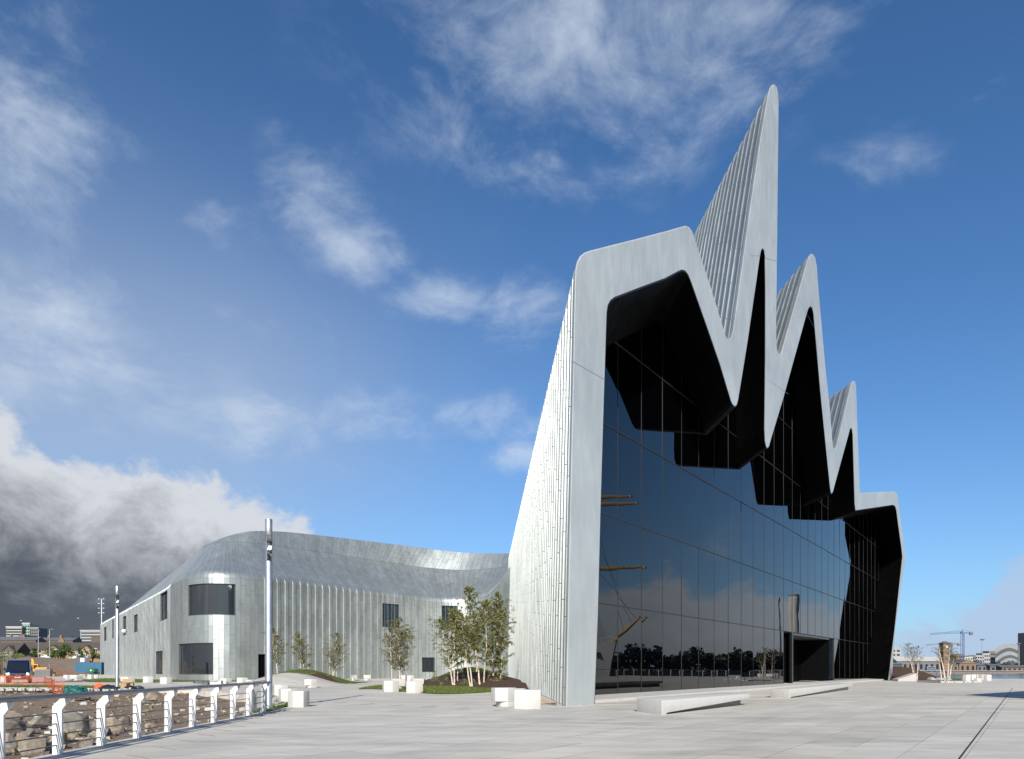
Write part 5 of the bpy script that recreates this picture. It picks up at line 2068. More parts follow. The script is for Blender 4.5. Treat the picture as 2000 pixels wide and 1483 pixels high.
# ---- bushes
def bush(name, label, base, w_, h_, n, seed, mat='leaf_bush', leaf=.25, group=None, cat='bush'):
    rg = random.Random(seed)
    t_ = thing(name, label, cat, tuple(base), 0, group)
    q = MB()
    cl = [(Vector((rg.gauss(0, .36) * w_, rg.gauss(0, .36) * w_, h_ * rg.uniform(.25, .85))), rg.uniform(.14, .30) * w_) for _ in range(14)]
    cl.append((Vector((0, 0, h_ * .8)), w_ * .2))
    for _ in range(n):
        c, r_ = rg.choice(cl)
        p = c + Vector((rg.gauss(0, 1), rg.gauss(0, 1), rg.gauss(0, 1))).normalized() * r_ * rg.uniform(.5, 1.15)
        p.z = max(p.z, .05)
        d1_ = Vector((rg.gauss(0, 1), rg.gauss(0, 1), rg.gauss(0, 1))).normalized() * leaf * rg.uniform(.5, 1.1)
        d2_ = d1_.orthogonal().normalized() * leaf * .5
        q.add([p - d1_, p + d2_, p + d1_, p - d2_], [(0, 1, 2, 3)])
    q.build('crown', mat, t_)
    s_ = MB()
    for k in range(3):
        s_.tube([(rg.gauss(0, .05), rg.gauss(0, .05), -.1), (rg.gauss(0, .1) * w_, rg.gauss(0, .1) * w_, h_ * .75)], [.03 * h_ ** .5, .01], 5)
    s_.build('trunk', 'twig', t_)
    return t_


GB_ = 'bushes and young trees before the terraced houses'
bush('bush', 'brownish green shrub at the left picture edge above the van', (xat(2, 92), 92, 0), 2.4, 4.2, 1500, 201, 'leaf_herb', .12)
bush('bush', 'broad green bush before the gap in the terraced houses', (xat(124, 270), 270, 4.9), 6.0, 6.4, 2600, 202, 'leaf_bush', .28, GB_)
bush('young_tree', 'slender green tree left of the broad bush', (xat(67, 262), 262, 4.9), 2.4, 5.2, 1000, 203, 'leaf_bush', .24, GB_, 'tree')
bush('young_tree', 'narrow conical tree right of the white parked van', (xat(158, 268), 268, 4.9), 2.0, 5.4, 900, 204, 'leaf_bush', .24, GB_, 'tree')
bush('young_tree', 'dark green small tree beside the wing end', (xat(183, 268), 268, 4.9), 2.4, 4.6, 1000, 205, 'leaf_bush', .24, GB_, 'tree')
bush('bush', 'low green bush before the leftmost dark gable', (xat(32, 270), 270, 4.9), 2.6, 3.2, 800, 206, 'leaf_bush', .24, GB_)
bush('bush', 'low scrubby bush on the left of the spoil heap', (xat(42, 240), 240, 4.8), 3.0, 1.6, 700, 207, 'leaf_herb', .22, GB_)
bush('bush', 'low green bush left foot of the broad bush', (xat(108, 266), 266, 4.9), 2.6, 2.6, 800, 208, 'leaf_bush', .24, GB_)


# ---- parked cars and vans, a few pixels each
def car(px, d, kind, paint, label, rz=0.0):
    t_ = thing('parked_' + kind, label, kind, (xat(px, d), d, tz(d)), rz, 'vehicles parked along the houses')
    L, H = (4.9, 2.1) if kind == 'van' else (4.1, 1.45)
    if kind == 'van':
        pr = [(-L / 2, .35), (-L / 2, 1.0), (-L / 2 + .9, 1.15), (-L / 2 + 1.5, H), (L / 2, H), (L / 2, .35)]
    else:
        pr = [(-L / 2, .35), (-L / 2, .75), (-L / 2 + 1.0, .9), (-L / 2 + 1.7, H), (L / 2 - 1.0, H), (L / 2 - .3, .95), (L / 2, .9), (L / 2, .35)]
    MB().ext(pr, (1, 0, 0), (0, 0, 1), (0, 1.7, 0), (0, -.85, 0)).build('body', paint, t_, fix=True, bevel=.06)
    MB().box((-L / 2 + 1.75 if kind == 'van' else 0, -.86, H - .35), (.7 if kind == 'van' else 1.7, .02, .38)).build('side_window', 'van_glass', t_)
    for x in (-L / 2 + .85, L / 2 - .85):
        MB().tube([(x, -.9, .32), (x, -.7, .32)], .32, 12).build('wheel', 'rubber', t_)


car(90, 285, 'van', 'white_paint', 'white van parked below the left gabled house')
car(150, 280, 'van', 'white_paint', 'white van parked right of the broad bush')
car(52, 287, 'car', 'grey_box', 'dark grey car parked left of the white vans')
car(166, 288, 'car', 'galv', 'silver car parked right of the broad bush')
car(19, 280, 'car', 'galv', 'pale car parked under the leftmost dark gable')
car(190, 276, 'car', 'black_plastic', 'black car parked beside the wing end')


# ---- terraced houses
def window(parent, x, z, w_, h_, y=-.05, frame='white_paint'):
    f = MB().box((x, y, z), (w_, .10, h_)).build('window', frame, parent)
    for s_ in (-1, 1):
        MB().box((x + s_ * w_ * .23, y - .055, z), (w_ * .36, .02, h_ * .72)).build('pane', 'dark_window', f)


def terrace(px0, px1, d, zb, eave, ridge, label, wins_, gables, wall='brick_buff', roof='roof_tile', dp_=8.0):
    x0, x1 = xat(px0, d), xat(px1, d)
    t_ = thing('terraced_house', label, 'house', ((x0 + x1) / 2, d, zb), 0, 'terraced houses on the rise at the left')
    W = x1 - x0
    e, r_ = eave - zb, ridge - zb
    MB().box((0, dp_ / 2, e / 2 - .5), (W, dp_, e + 1)).build('wall', wall, t_)
    q = MB()
    q.ext([(-.5, e - .15), (dp_ / 2, r_), (dp_ + .5, e - .15)], (0, 1, 0), (0, 0, 1), (W + .8, 0, 0), (-W / 2 - .4, 0, 0))
    rf = q.build('roof', roof, t_, fix=True)
    for (gpx0, gpx1, gz, gy) in gables:
        g0, g1 = xat(gpx0, d) - (x0 + x1) / 2, xat(gpx1, d) - (x0 + x1) / 2
        gm, hw_ = (g0 + g1) / 2, (g1 - g0) / 2
        ga = gz - zb
        wl = MB()
        wl.ext([(-hw_, -.9), (hw_, -.9), (hw_, e), (0, ga - .35), (-hw_, e)], (1, 0, 0), (0, 0, 1), (0, gy + 1, 0), (gm, -gy, 0))
        gb = wl.build('gable', wall, t_, fix=True)
        gr = MB()
        for s_ in (-1, 1):
            gr.ext([(s_ * (hw_ + .5), e - .25), (0, ga), (0, ga - .22), (s_ * (hw_ + .5), e - .5)], (1, 0, 0), (0, 0, 1), (0, gy + dp_ * .45, 0), (gm, -gy - .35, 0))
        gr.build('gable_roof', roof, gb, fix=True)
    for (px, py, w_, h_, y) in wins_:
        p = at(px, py, d)
        window(t_, p.x - (x0 + x1) / 2, p.z - zb, w_, h_, y)
    return t_


terrace(34, 126, 305, 5.3, 9.9, 13.4, 'long buff brick terrace with a gable and white windows',
        [(44.5, 1271, 1.7, 1.1, -.05), (59, 1271.3, 1.4, 1.1, -.05), (85, 1271.3, 1.4, 1.1, -.05), (97.5, 1271.3, 1.7, 1.2, -1.05), (113, 1271.5, 1.5, 1.1, -1.05), (46, 1279.5, 2.6, 1.5, -.05), (77, 1279.5, 1.6, 1.5, -.05), (62, 1279.5, 1.2, 1.5, -.05), (104, 1280, 1.8, 1.4, -1.05)], [(91, 120, 12.0, 1.0)])
terrace(128, 206, 303, 5.3, 9.8, 13.2, 'buff brick terrace with a gable close to the wing end',
        [(150, 1272, 1.3, 1.0, -.05), (164, 1272, 1.3, 1.1, -1.05), (176, 1272, 1.5, 1.1, -1.05), (187, 1269, 1.4, 1.2, -.05), (191, 1273, 1.6, 1.0, -.05), (170, 1280, 1.8, 1.4, -1.05), (152, 1280, 1.6, 1.4, -.05)], [(160, 182, 11.9, 1.0)])
terrace(-40, 33, 292, 5.2, 9.0, 12.6, 'dark roofed terrace with a brown gable at the left picture edge',
        [(13, 1277.5, 1.7, 1.2, -1.05), (22, 1277.5, 1.5, 1.2, -1.05), (-10, 1277, 1.6, 1.2, -.05)], [(8, 31, 11.4, 1.0)], wall='sandstone_dark')


# ---- town behind the houses
def block_bld(px0, px1, py_top, d, name, label, wall, rows, cols, zb=None, dp_=14, roofb=None, cat='building', band=None):
    x0, x1 = xat(px0, d), xat(px1, d)
    zt = CAMZ + (HY - py_top) / F * d
    zb = tz(d) - 4 if zb is None else zb
    t_ = thing(name, label, cat, ((x0 + x1) / 2, d, zb))
    W, H = x1 - x0, zt - zb
    MB().box((0, dp_ / 2, H / 2), (W, dp_, H)).build('wall', wall, t_)
    for r_ in range(rows):
        z = H - (r_ + .75) * (H * (.92 / max(rows, 1)) if band is None else band)
        hh = (H * .40 / max(rows, 1)) if band is None else band * .45
        if z < 1:
            continue
        if cols:
            for c_ in range(cols):
                MB().box((-W / 2 + W * (c_ + .5) / cols, -.03, z), (W / cols * .62, .12, hh)).build('window', 'dark_window', t_)
        else:
            MB().box((0, -.03, z), (W * .94, .12, hh)).build('window_band', 'dark_window', t_)
    if roofb:
        MB().box((0, dp_ / 2, H + roofb / 2), (W + .8, dp_ + .8, roofb)).build('roof', 'concrete', t_)
    return t_


hs = block_bld(12, 43, 1226, 700, 'hospital_block', 'long grey slab block with pale window bands on the skyline', 'concrete_dark', 5, 0, roofb=1.2, band=2.7)
for k in range(4):
    MB().box((0, -.12, 23.5 - .9 - k * 2.7), (15.2, .2, .8)).build('pale_band', 'concrete', hs)
hs.location.z += 0
block_bld(44, 58, 1219.5, 705, 'hospital_tower', 'greenish tower block rising behind the grey slab', 'copper_green', 6, 3, roofb=1.5, band=3.0)
block_bld(56, 75, 1227.5, 706, 'hospital_block', 'dark block with sloping shoulder right of the tower', 'concrete_dark', 5, 4, roofb=.8, band=3.0)
wf = block_bld(157, 200, 1232.5, 600, 'office_block', 'white office block with dark window bands behind the wing end', 'white_wall', 4, 0, roofb=.8, band=2.6)
bf = block_bld(178, 205, 1243, 560, 'hall', 'plain brown hall in front of the white office block', 'sandstone_dark', 0, 0)
fl = thing('boiler_flue', 'short white flue with dark cap before the grey slab', 'flue', (xat(33.5, 520), 520, 14))
MB().lathe([(.9, 0), (.9, 9.5)], 14).build('flue', 'white_paint', fl)
MB().lathe([(1.1, 9.5), (1.1, 10.3), (.7, 11.2), (.5, 11.5)], 14).build('cap', 'rubber', fl)
bq = block_bld(36, 48, 1241, 515, 'plant_room', 'buff square plant room beside the white flue', 'sandstone', 0, 0)


def tenement(px0, px1, d, py_e, py_r, label, seed):
    rg = random.Random(seed)
    x0, x1 = xat(px0, d), xat(px1, d)
    z0 = tz(d) - 3
    ez_, rz_ = CAMZ + (HY - py_e) / F * d - z0, CAMZ + (HY - py_r) / F * d - z0
    t_ = thing('tenement', label, 'tenement', ((x0 + x1) / 2, d, z0), 0, 'old sandstone tenements on the skyline')
    W = x1 - x0
    MB().box((0, 5, ez_ / 2), (W, 10, ez_)).build('wall', 'sandstone_dark', t_)
    MB().ext([(-.4, ez_ - .1), (5, rz_), (10.4, ez_ - .1)], (0, 1, 0), (0, 0, 1), (W + .4, 0, 0), (-W / 2 - .2, 0, 0)).build('roof', 'slate', t_, fix=True)
    for k in range(max(1, int(W / 9))):
        x = -W / 2 + (k + .5) * 9 + rg.uniform(-1, 1)
        ch_ = MB().box((x, 5, rz_ + .2), (1.5, 1.2, 2.4)).build('chimney', 'sandstone', t_)
        for c_ in range(3):
            MB().tube([(x - .45 + c_ * .45, 5, rz_ + 1.4), (x - .45 + c_ * .45, 5, rz_ + 1.95)], .13, 6).build('chimney_pot', 'brick_buff', ch_)
        if rg.random() < .75:
            MB().ext([(-2.0, 0), (2.0, 0), (2.0, ez_), (0, rz_ - .3), (-2.0, ez_)], (1, 0, 0), (0, 0, 1), (0, 1.5, 0), (x + 3.6, -.6, 0)).build('wall_gable', 'sandstone', t_, fix=True)
    return t_


tenement(-30, 70, 460, 1251, 1243.5, 'row of sandstone tenements left, below the grey slab block', 5)
tenement(72, 142, 470, 1251, 1245, 'row of sandstone tenements in the middle of the skyline', 6)
tenement(-120, -32, 470, 1251, 1243, 'row of sandstone tenements beyond the left picture edge', 8)
bush('tree', 'dark round tree between tenements and white office block', (xat(147, 480), 480, 15), 7, 8.5, 1200, 230, 'leaf_dark', .6, None, 'tree')


def mast(px, d, py_top, zb, label, r_=.12, arm=0):
    zt = CAMZ + (HY - py_top) / F * d
    t_ = thing('street_light', label, 'street light', (xat(px, d), d, zb))
    MB().tube([(0, 0, 0), (0, 0, zt - zb)], [r_, r_ * .7], 10).build('pole', 'galv', t_)
    hd = MB()
    if arm:
        hd.tube([(0, 0, zt - zb - .05), (arm, 0, zt - zb + .15)], r_ * .6, 6)
    hd.box((arm + .15, 0, zt - zb + .12), (.9, .3, .16))
    hd.build('head', 'galv', t_)
    return t_


mast(75, 235, 1232, 4.6, 'street light mast left, before the terraced houses', .17)
mast(97, 240, 1230, 4.6, 'street light mast right, before the terraced houses', .17, .8)
bn_ = thing('footbridge_arm', 'white sloping barrier arm high before the tenements', 'barrier arm', (xat(66, 330), 330, 9))
MB().tube([(0, 0, 5.0), (3, 0, 4.4), (6.0, 0, 2.8)], .16, 6).build('arm', 'white_paint', bn_)
MB().tube([(0, 0, -2), (0, 0, 5.1)], .14, 6).build('post', 'galv', bn_)
# floodlight mast behind the wing
fm = thing('floodlight_mast', 'tall floodlight mast with eight lamps behind the wing end', 'floodlight', (xat(198.5, 215), 215, 0))
MB().tube([(0, 0, 0), (0, 0, 23.4)], [.28, .16], 10).build('pole', 'stainless', fm)
for k in range(4):
    z = 23.2 - k * 1.45
    MB().tube([(-.75, 0, z), (.75, 0, z)], .06, 6).build('cross_arm', 'galv', fm)
    for s_ in (-1, 1):
        MB().lathe([(.12, 0), (.30, .12), (.34, .3), (.05, .36)], 10, (s_ * .72, -.1, z - .05)).build('floodlight', 'white_paint', fm, smooth=True)
for k, (px, py) in enumerate(((152, 1208), (41, 1212.5))):
    p = at(px, py, 170)
    g_ = thing('gull', ('white gull in the air right above the white office block', 'white gull in the air above the grey slab block')[k], 'bird', tuple(p), R(30 * k))
    MB().tube([(-.2, 0, 0), (-.05, 0, .02), (.15, 0, 0), (.24, 0, 0)], [.01, .07, .06, .01], 7).build('body', 'gull', g_)
    for s_ in (-1, 1):
        MB().add([(.08, 0, .03), (-.06, 0, .03), (-.05, s_ * .32, .16), (.07, s_ * .30, .17), (-.06, s_ * .62, .08)], [(0, 1, 2, 3), (3, 2, 4)]).build('wing', 'gull', g_)
# ================================================================== across the river, right
def treebelt(label, pts, h_, depth, n, seed, leaf=1.1, mat='leaf_dark', zb=-.4):
    rg = random.Random(seed)
    q = MB()
    segs = [(Vector((*a, 0)), Vector((*b_, 0))) for a, b_ in zip(pts[:-1], pts[1:])]
    Ls = [(b_ - a).length for a, b_ in segs]
    for _ in range(n):
        k = rg.choices(range(len(segs)), Ls)[0]
        a, b_ = segs[k]
        p = a.lerp(b_, rg.random())
        along = p.x * .11 + p.y * .07
        hh = h_ * (.72 + .22 * math.sin(along) + .14 * math.sin(along * 2.7 + 1) + .10 * math.sin(along * 6.1))
        nn_ = Vector((-(b_ - a).y, (b_ - a).x, 0)).normalized()
        z = hh * rg.random() ** .7
        p = p + nn_ * rg.uniform(-depth, depth) * (1 - .5 * z / h_) + Vector((0, 0, zb + z))
        d1_ = Vector((rg.gauss(0, 1), rg.gauss(0, 1), rg.gauss(0, 1))).normalized() * leaf * rg.uniform(.5, 1.1)
        d2_ = d1_.orthogonal().normalized() * leaf * .6
        q.add([p - d1_, p + d2_, p + d1_, p - d2_], [(0, 1, 2, 3)])
    return tag(q.build('tree_belt', mat), label, 'trees', kind='stuff')


treebelt('dark belt of trees on the far bank, mirrored in the glass', [(215, -200), (243, 0), (294, 180), (390, 338), (490, 428), (700, 520), (900, 615)], 13, 6, 22000, 1, 1.9)
treebelt('far trees along the north bank behind the pump house', [(250, 590), (420, 690), (560, 780), (760, 960)], 11, 6, 4500, 2, 1.3)
treebelt('far trees left of the clock tower across the basin', [(95, 330), (180, 480), (270, 600)], 9, 6, 3500, 3, 1.1)
hl = MB()
vs = []
hx = [(700 + 80 * k, -900 + 95 * k) for k in range(46)]
for k, (x, y) in enumerate(hx):
    hgt = 62 + 20 * math.sin(k * .33) + 11 * math.sin(k * .9 + 1) + 4 * math.sin(k * 2.3)
    vs += [(x + 900, y - 700, 0), (x + 1500, y - 1100, hgt * 1.15), (x + 2200, y - 1600, 0)]
hl.add(vs, [(3 * k + c, 3 * k + 3 + c, 3 * k + 4 + c, 3 * k + 1 + c) for k in range(45) for c in (0, 1)])
structure('hills', hl, 'hill', smooth=2)

# clock tower and pump house
CD = 520
ct = thing('clock_tower', 'square brown sandstone clock tower with low pyramid roof across the river', 'clock tower', (xat(1845, CD), CD, -.3))
hz = (HY - 1257) / F * CD + CAMZ + .3
MB().box((0, 0, hz / 2), (5.0, 5.0, hz)).build('shaft', 'sandstone', ct)
for zc in (hz * .42, hz * .68, hz * .985):
    MB().box((0, 0, zc), (5.5, 5.5, .4)).build('cornice', 'sandstone', ct)
MB().prism([(-3.3, -3.3), (3.3, -3.3), (3.3, 3.3), (-3.3, 3.3)], hz + .05, hz + 1.7, .12).build('roof', 'slate', ct)
ck = MB().ext([(math.cos(a) * 1.0, math.sin(a) * 1.0) for a in np.linspace(0, 2 * math.pi, 20, endpoint=False)], (1, 0, 0), (0, 0, 1), (0, .12, 0), (0, -2.62, hz * .88)).build('clock_face', 'white_paint', ct, fix=True)
MB().box((.0, -2.66, hz * .88 + .3), (.14, .04, .7)).build('hand', 'rubber', ck)
MB().box((.22, -2.66, hz * .88), (.5, .04, .14)).build('hand', 'rubber', ck)
for zc in (hz * .74, hz * .52, hz * .2):
    fr_ = MB().ext([(-.55, -1.1), (.55, -1.1), (.55, .5), (.3, .95), (-.3, .95), (-.55, .5)], (1, 0, 0), (0, 0, 1), (0, .1, 0), (0, -2.57, zc)).build('window', 'white_wall', ct, fix=True)
    MB().box((0, -2.6, zc - .2), (.6, .04, 1.3)).build('pane', 'dark_window', fr_)
ph_ = thing('pump_house', 'brown sandstone pump house with arched windows and pediment', 'pump house', (xat(1890, CD), CD, -.3))
W = 33 / F * CD
MB().box((0, 5, 2.9), (W, 10, 5.8)).build('wall', 'sandstone', ph_)
MB().ext([(-W / 2 - .4, 5.8), (W / 2 + .4, 5.8), (0, 8.3)], (1, 0, 0), (0, 0, 1), (0, 11, 0), (0, -.5, 0)).build('roof', 'slate', ph_, fix=True)
MB().ext([(-W / 2 - .3, 5.6), (W / 2 + .3, 5.6), (0, 7.9)], (1, 0, 0), (0, 0, 1), (0, .6, 0), (0, -.6, 0)).build('pediment', 'sandstone', ph_, fix=True)
for k in range(3):
    x = (-1 + k) * W * .31
    fr_ = MB().ext([(x - 1.05, .3), (x + 1.05, .3), (x + 1.05, 3.3), (x + .75, 4.1), (x, 4.45), (x - .75, 4.1), (x - 1.05, 3.3)], (1, 0, 0), (0, 0, 1), (0, .15, 0), (0, -.1, 0)).build('arched_window', 'sandstone_dark', ph_, fix=True)
    MB().ext([(x - .75, .6), (x + .75, .6), (x + .75, 3.2), (x, 4.0), (x - .75, 3.2)], (1, 0, 0), (0, 0, 1), (0, .03, 0), (0, -.14, 0)).build('pane', 'dark_window', fr_, fix=True)
wg = thing('pump_house_wing', 'low brown sandstone wing between clock tower and pump house', 'building', (xat(1864, CD), CD + 1, -.3))
W = 20 / F * CD
MB().box((0, 4, 2.2), (W, 8, 4.4)).build('wall', 'sandstone', wg)
MB().ext([(-.3, 4.4), (4, 6.6), (8.3, 4.4)], (0, 1, 0), (0, 0, 1), (W, 0, 0), (-W / 2, 0, 0)).build('roof', 'slate', wg, fix=True)
for k in range(2):
    MB().box((-W * .2 + k * W * .4, -.04, 2.1), (1.5, .1, 2.4)).build('window', 'dark_window', wg)


def shed(px0, px1, d, py_e, py_r, label, wall='concrete_dark', roof='slate', n=3, zb=-.3):
    x0, x1 = xat(px0, d), xat(px1, d)
    t_ = thing('shed', label, 'shed', ((x0 + x1) / 2, d, zb), 0, 'low quayside sheds across the river')
    e, r_ = CAMZ + (HY - py_e) / F * d - zb, CAMZ + (HY - py_r) / F * d - zb
    W = x1 - x0
    MB().box((0, 5, e / 2), (W, 10, e)).build('wall', wall, t_)
    MB().ext([(-.8, e), (5, r_), (10.8, e)], (0, 1, 0), (0, 0, 1), (W + 1, 0, 0), (-W / 2 - .5, 0, 0)).build('roof', roof, t_, fix=True)
    for k in range(n):
        MB().box((-W / 2 + W * (k + .5) / n, -.05, e * .45), (W / n * .45, .12, e * .5)).build('opening', 'dark_window', t_)
    return t_


shed(1909, 1936, 540, 1300.5, 1295.5, 'low dark shed with pitched roof right of the pump house')
shed(1934, 1958, 536, 1301, 1297, 'low shed with porch below the shell-roofed hall', n=2)
shed(1957, 2016, 530, 1304, 1299.5, 'long low pale shed at the right picture edge', 'sandstone', n=6)
shed(1752, 1836, 470, 1292, 1283, 'wide grey hall with shallow roof left of the clock tower', 'concrete_dark', 'concrete', 8)
shed(1740, 1762, 330, 1296.5, 1294.5, 'teal canopy with thin posts beside the frame foot', 'dark_steel', 'copper_green', 4)
ap = block_bld(1741, 1759, 1265.5, 640, 'apartment_block', 'white and glass apartment block behind the frame foot', 'white_wall', 5, 2, zb=0, roofb=.6)
for k, (px0, px1, pt_, d, wl, lb) in enumerate(((1880, 1900, 1283, 900, 'concrete', 'pale flats behind the pump house, left'), (1893, 1906, 1281, 905, 'concrete_dark', 'dark flats behind the pump house'), (1905, 1922, 1280, 910, 'white_wall', 'pale flats right of the crane'), (1920, 1934, 1276, 915, 'white_wall', 'white flats left of the shell-roofed hall'), (1931, 1944, 1272, 930, 'concrete_dark', 'dark tower block behind the shell-roofed hall'), (1868, 1884, 1278, 895, 'sandstone', 'brown flats at the foot of the crane'))):
    block_bld(px0, px1, pt_, d, 'apartment_block', lb, wl, 4, 4, zb=0)
tw = block_bld(2004, 2030, 1236, 860, 'glass_tower', 'slender dark glass tower at the right picture edge', 'slate', 12, 3, zb=0)
MB().tube([(-3, 3, 46), (-3, 3, 52)], .4, 6).build('antenna', 'galv', tw)


# shell-roofed concert hall: nested arched shells
AD = 1000
ah = thing('shell_hall', 'silver concert hall of nested pointed shells beyond the sheds', 'concert hall', (xat(1974, AD), AD, -.5), R(-31))
for k, (hw_, ht, off, mat) in enumerate(((38, 39.5, 30, 'armadillo'), (34, 33, 24, 'armadillo_dark'), (30.0, 27.5, 18, 'armadillo'), (26, 22, 12, 'armadillo_dark'), (22, 17.5, 6, 'armadillo'), (18, 13, 0, 'armadillo_dark'), (14, 9, -6, 'armadillo'), (8, 5, -10, 'armadillo_dark'))):
    q = MB()
    n_ = 26
    row = []
    for i in range(n_ + 1):
        f = -1 + 2 * i / n_
        x = hw_ * f
        # pointed arch: two circular flanks that meet at a ridge
        z = ht * (1 - abs(f) ** 1.75) if k else ht * (1 - abs(f) ** 2.0)
        row.append((x, z))
    vs = [(x, off, z) for x, z in row] + [(x * .98, off + 12, z * .97) for x, z in row] + [(x, off, 0) for x, z in row]
    m_ = n_ + 1
    q.add(vs, [(i, i + 1, m_ + i + 1, m_ + i) for i in range(n_)] + [(2 * m_ + i, 2 * m_ + i + 1, i + 1, i) for i in range(n_)])
    q.build('shell', mat, ah, smooth=True)


# tower cranes
def crane(px, d, py_top, px_jib, px_back, py_jib, label, r_=.9, mat='crane_blue'):
    zt = CAMZ + (HY - py_top) / F * d
    t_ = thing('tower_crane', label, 'crane', (xat(px, d), d, 0), 0, 'tower cranes over the north bank')
    zj = CAMZ + (HY - py_jib) / F * d
    xj, xb = xat(px_jib, d) - xat(px, d), xat(px_back, d) - xat(px, d)
    q = MB()
    for sx in (-1, 1):
        for sy in (-1, 1):
            q.tube([(sx * r_, sy * r_, 0), (sx * r_, sy * r_, zj)], .22, 4)
    nz_ = int(zj / 2.2)
    for k in range(nz_):
        s_ = 1 if k % 2 else -1
        q.tube([(-r_ * s_, -r_, zj * k / nz_), (r_ * s_, -r_, zj * (k + 1) / nz_)], .13, 4)
        q.tube([(r_, -r_ * s_, zj * k / nz_), (r_, r_ * s_, zj * (k + 1) / nz_)], .13, 4)
    q.build('tower', mat, t_)
    MB().box((0, 0, zj + .4), (2.6, 2.6, 1.6)).build('slewing_unit', mat, t_)
    MB().tube([(0, 0, zj), (0, 0, zt)], [.8, .25], 5).build('apex', mat, t_)
    q = MB()
    nj = 18
    for (yy, zz_) in ((-.6, zj), (.6, zj), (0, zj + 1.5)):
        q.tube([(0, yy, zz_), (xj, yy, zz_ - (.6 if zz_ > zj else 0) - 1.2)], .16, 4)
    for k in range(nj):
        x0, x1 = xj * k / nj, xj * (k + 1) / nj
        dz0, dz1 = -1.2 * k / nj, -1.2 * (k + 1) / nj
        q.tube([(x0, -.6, zj + dz0), ((x0 + x1) / 2, 0, zj + 1.3 + dz0), (x1, -.6, zj + dz1)], .09, 4)
    q.build('jib', mat, t_)
    MB().tube([(0, 0, zj), (xb, 0, zj + .6)], .5, 5).build('counter_jib', mat, t_)
    MB().box((xb * .88, 0, zj - .6), (abs(xb) * .3, 1.6, 2.6)).build('counterweight', 'concrete_dark', t_)
    q = MB()
    q.tube([(0, 0, zt), (xj * .55, 0, zj + .6)], .08, 4)
    q.build('stay', 'dark_steel', t_)
    MB().tube([(0, 0, zt), (xb * .95, 0, zj + .8)], .08, 4).build('stay', 'dark_steel', t_)
    MB().tube([(xj * .98, 0, zj - 1.2), (xj * .98, 0, zj - 5)], .07, 4).build('hoist_rope', 'dark_steel', t_)
    return t_


crane(1880, 620, 1230, 1817, 1899, 1236.8, 'tall blue tower crane with long jib pointing left', 1.0)
crane(1858, 760, 1255, 1809, 1875, 1258.5, 'distant tower crane partly hidden by the clock tower', .8, 'concrete_dark')
for k, (px, pt_, d, lb) in enumerate(((1918.5, 1250, 560, 'tall quay light mast left of the shell-roofed hall'), (1990, 1258, 540, 'tall quay light mast before the shell-roofed hall'))):
    zt = CAMZ + (HY - pt_) / F * d
    t_ = thing('quay_light', lb, 'light mast', (xat(px, d), d, -.3), 0)
    MB().tube([(0, 0, 0), (0, 0, zt)], [.42, .25], 8).build('pole', 'galv', t_)
    MB().lathe([(.5, zt), (1.9, zt + .2), (1.5, zt + .7), (.3, zt + 1.1)], 12).build('head', 'galv', t_)
bus = thing('bus', 'blue and white bus parked beyond the basin', 'bus', (xat(1820, 330), 330, -.2))
MB().box((0, 1.2, 1.5), (4.2, 2.0, 2.2)).build('body', 'white_wall', bus, bevel=.15)
MB().box((0, .17, 1.0), (4.1, .05, .8)).build('stripe', 'blue_box', bus)
MB().box((0, .17, 2.0), (3.7, .05, .6)).build('window_band', 'dark_window', bus)
for x in (-1.4, 1.4):
    MB().tube([(x, .15, .4), (x, .4, .4)], .42, 12).build('wheel', 'rubber', bus)

# ================================================================== what stands right of the picture and is mirrored in the glass
# three-masted ship moored off the quay
shp = thing('sailing_ship', 'moored three-masted sailing ship mirrored at the left of the glass wall', 'ship', (99.2, 84.9, -3.2), math.atan2(.17, -.98))
# local +x is towards the bow; bowsprit tip at x = 0
hullm = MB()
sec = []
stations = [(-9.5, .15, 10.6), (-13, 2.2, 10.1), (-18, 4.2, 9.5), (-28, 5.6, 8.9), (-45, 5.8, 8.6), (-65, 5.4, 8.9), (-78, 4.0, 9.6), (-84, 1.5, 10.2)]
for (x, hb, dk) in stations:
    r_ = []
    for k in range(9):
        f = k / 8
        zz_ = -1.0 + (dk + 1.0) * f
        b_ = hb * (.35 + .65 * min(1, f * 1.6) ** .6)
        fl_ = (1 - f) * 4.0 if x > -15 else ((1 - f) * 3 if x < -76 else 0)
        r_.append((x - fl_ if x > -15 else x + fl_, b_, zz_))
    sec.append(r_)
ns = len(sec)
vs = []
for r_ in sec:
    vs += [(p[0], p[1], p[2]) for p in r_] + [(p[0], -p[1], p[2]) for p in r_[::-1]]
m_ = 18
fs = []
for i in range(ns - 1):
    for c in range(m_):
        if c == 17:
            continue
        fs.append((i * m_ + c, (i + 1) * m_ + c, (i + 1) * m_ + c + 1, i * m_ + c + 1))
fs.append(tuple(range(m_)))
fs.append(tuple((ns - 1) * m_ + c for c in range(m_ - 1, -1, -1)))
hullm.add(vs, fs)
hb_ = hullm.build('hull', 'hull_grey', shp, smooth=True, fix=True)
MB().b2(-80, -13, -4.4, 4.4, 8.0, 8.2).build('deck', 'timber', shp)
MB().tube([(-12, 0, 10.0), (-5, 0, 12.6), (0, 0, 15.1)], [.55, .42, .22], 10).build('bowsprit', 'spar', shp)
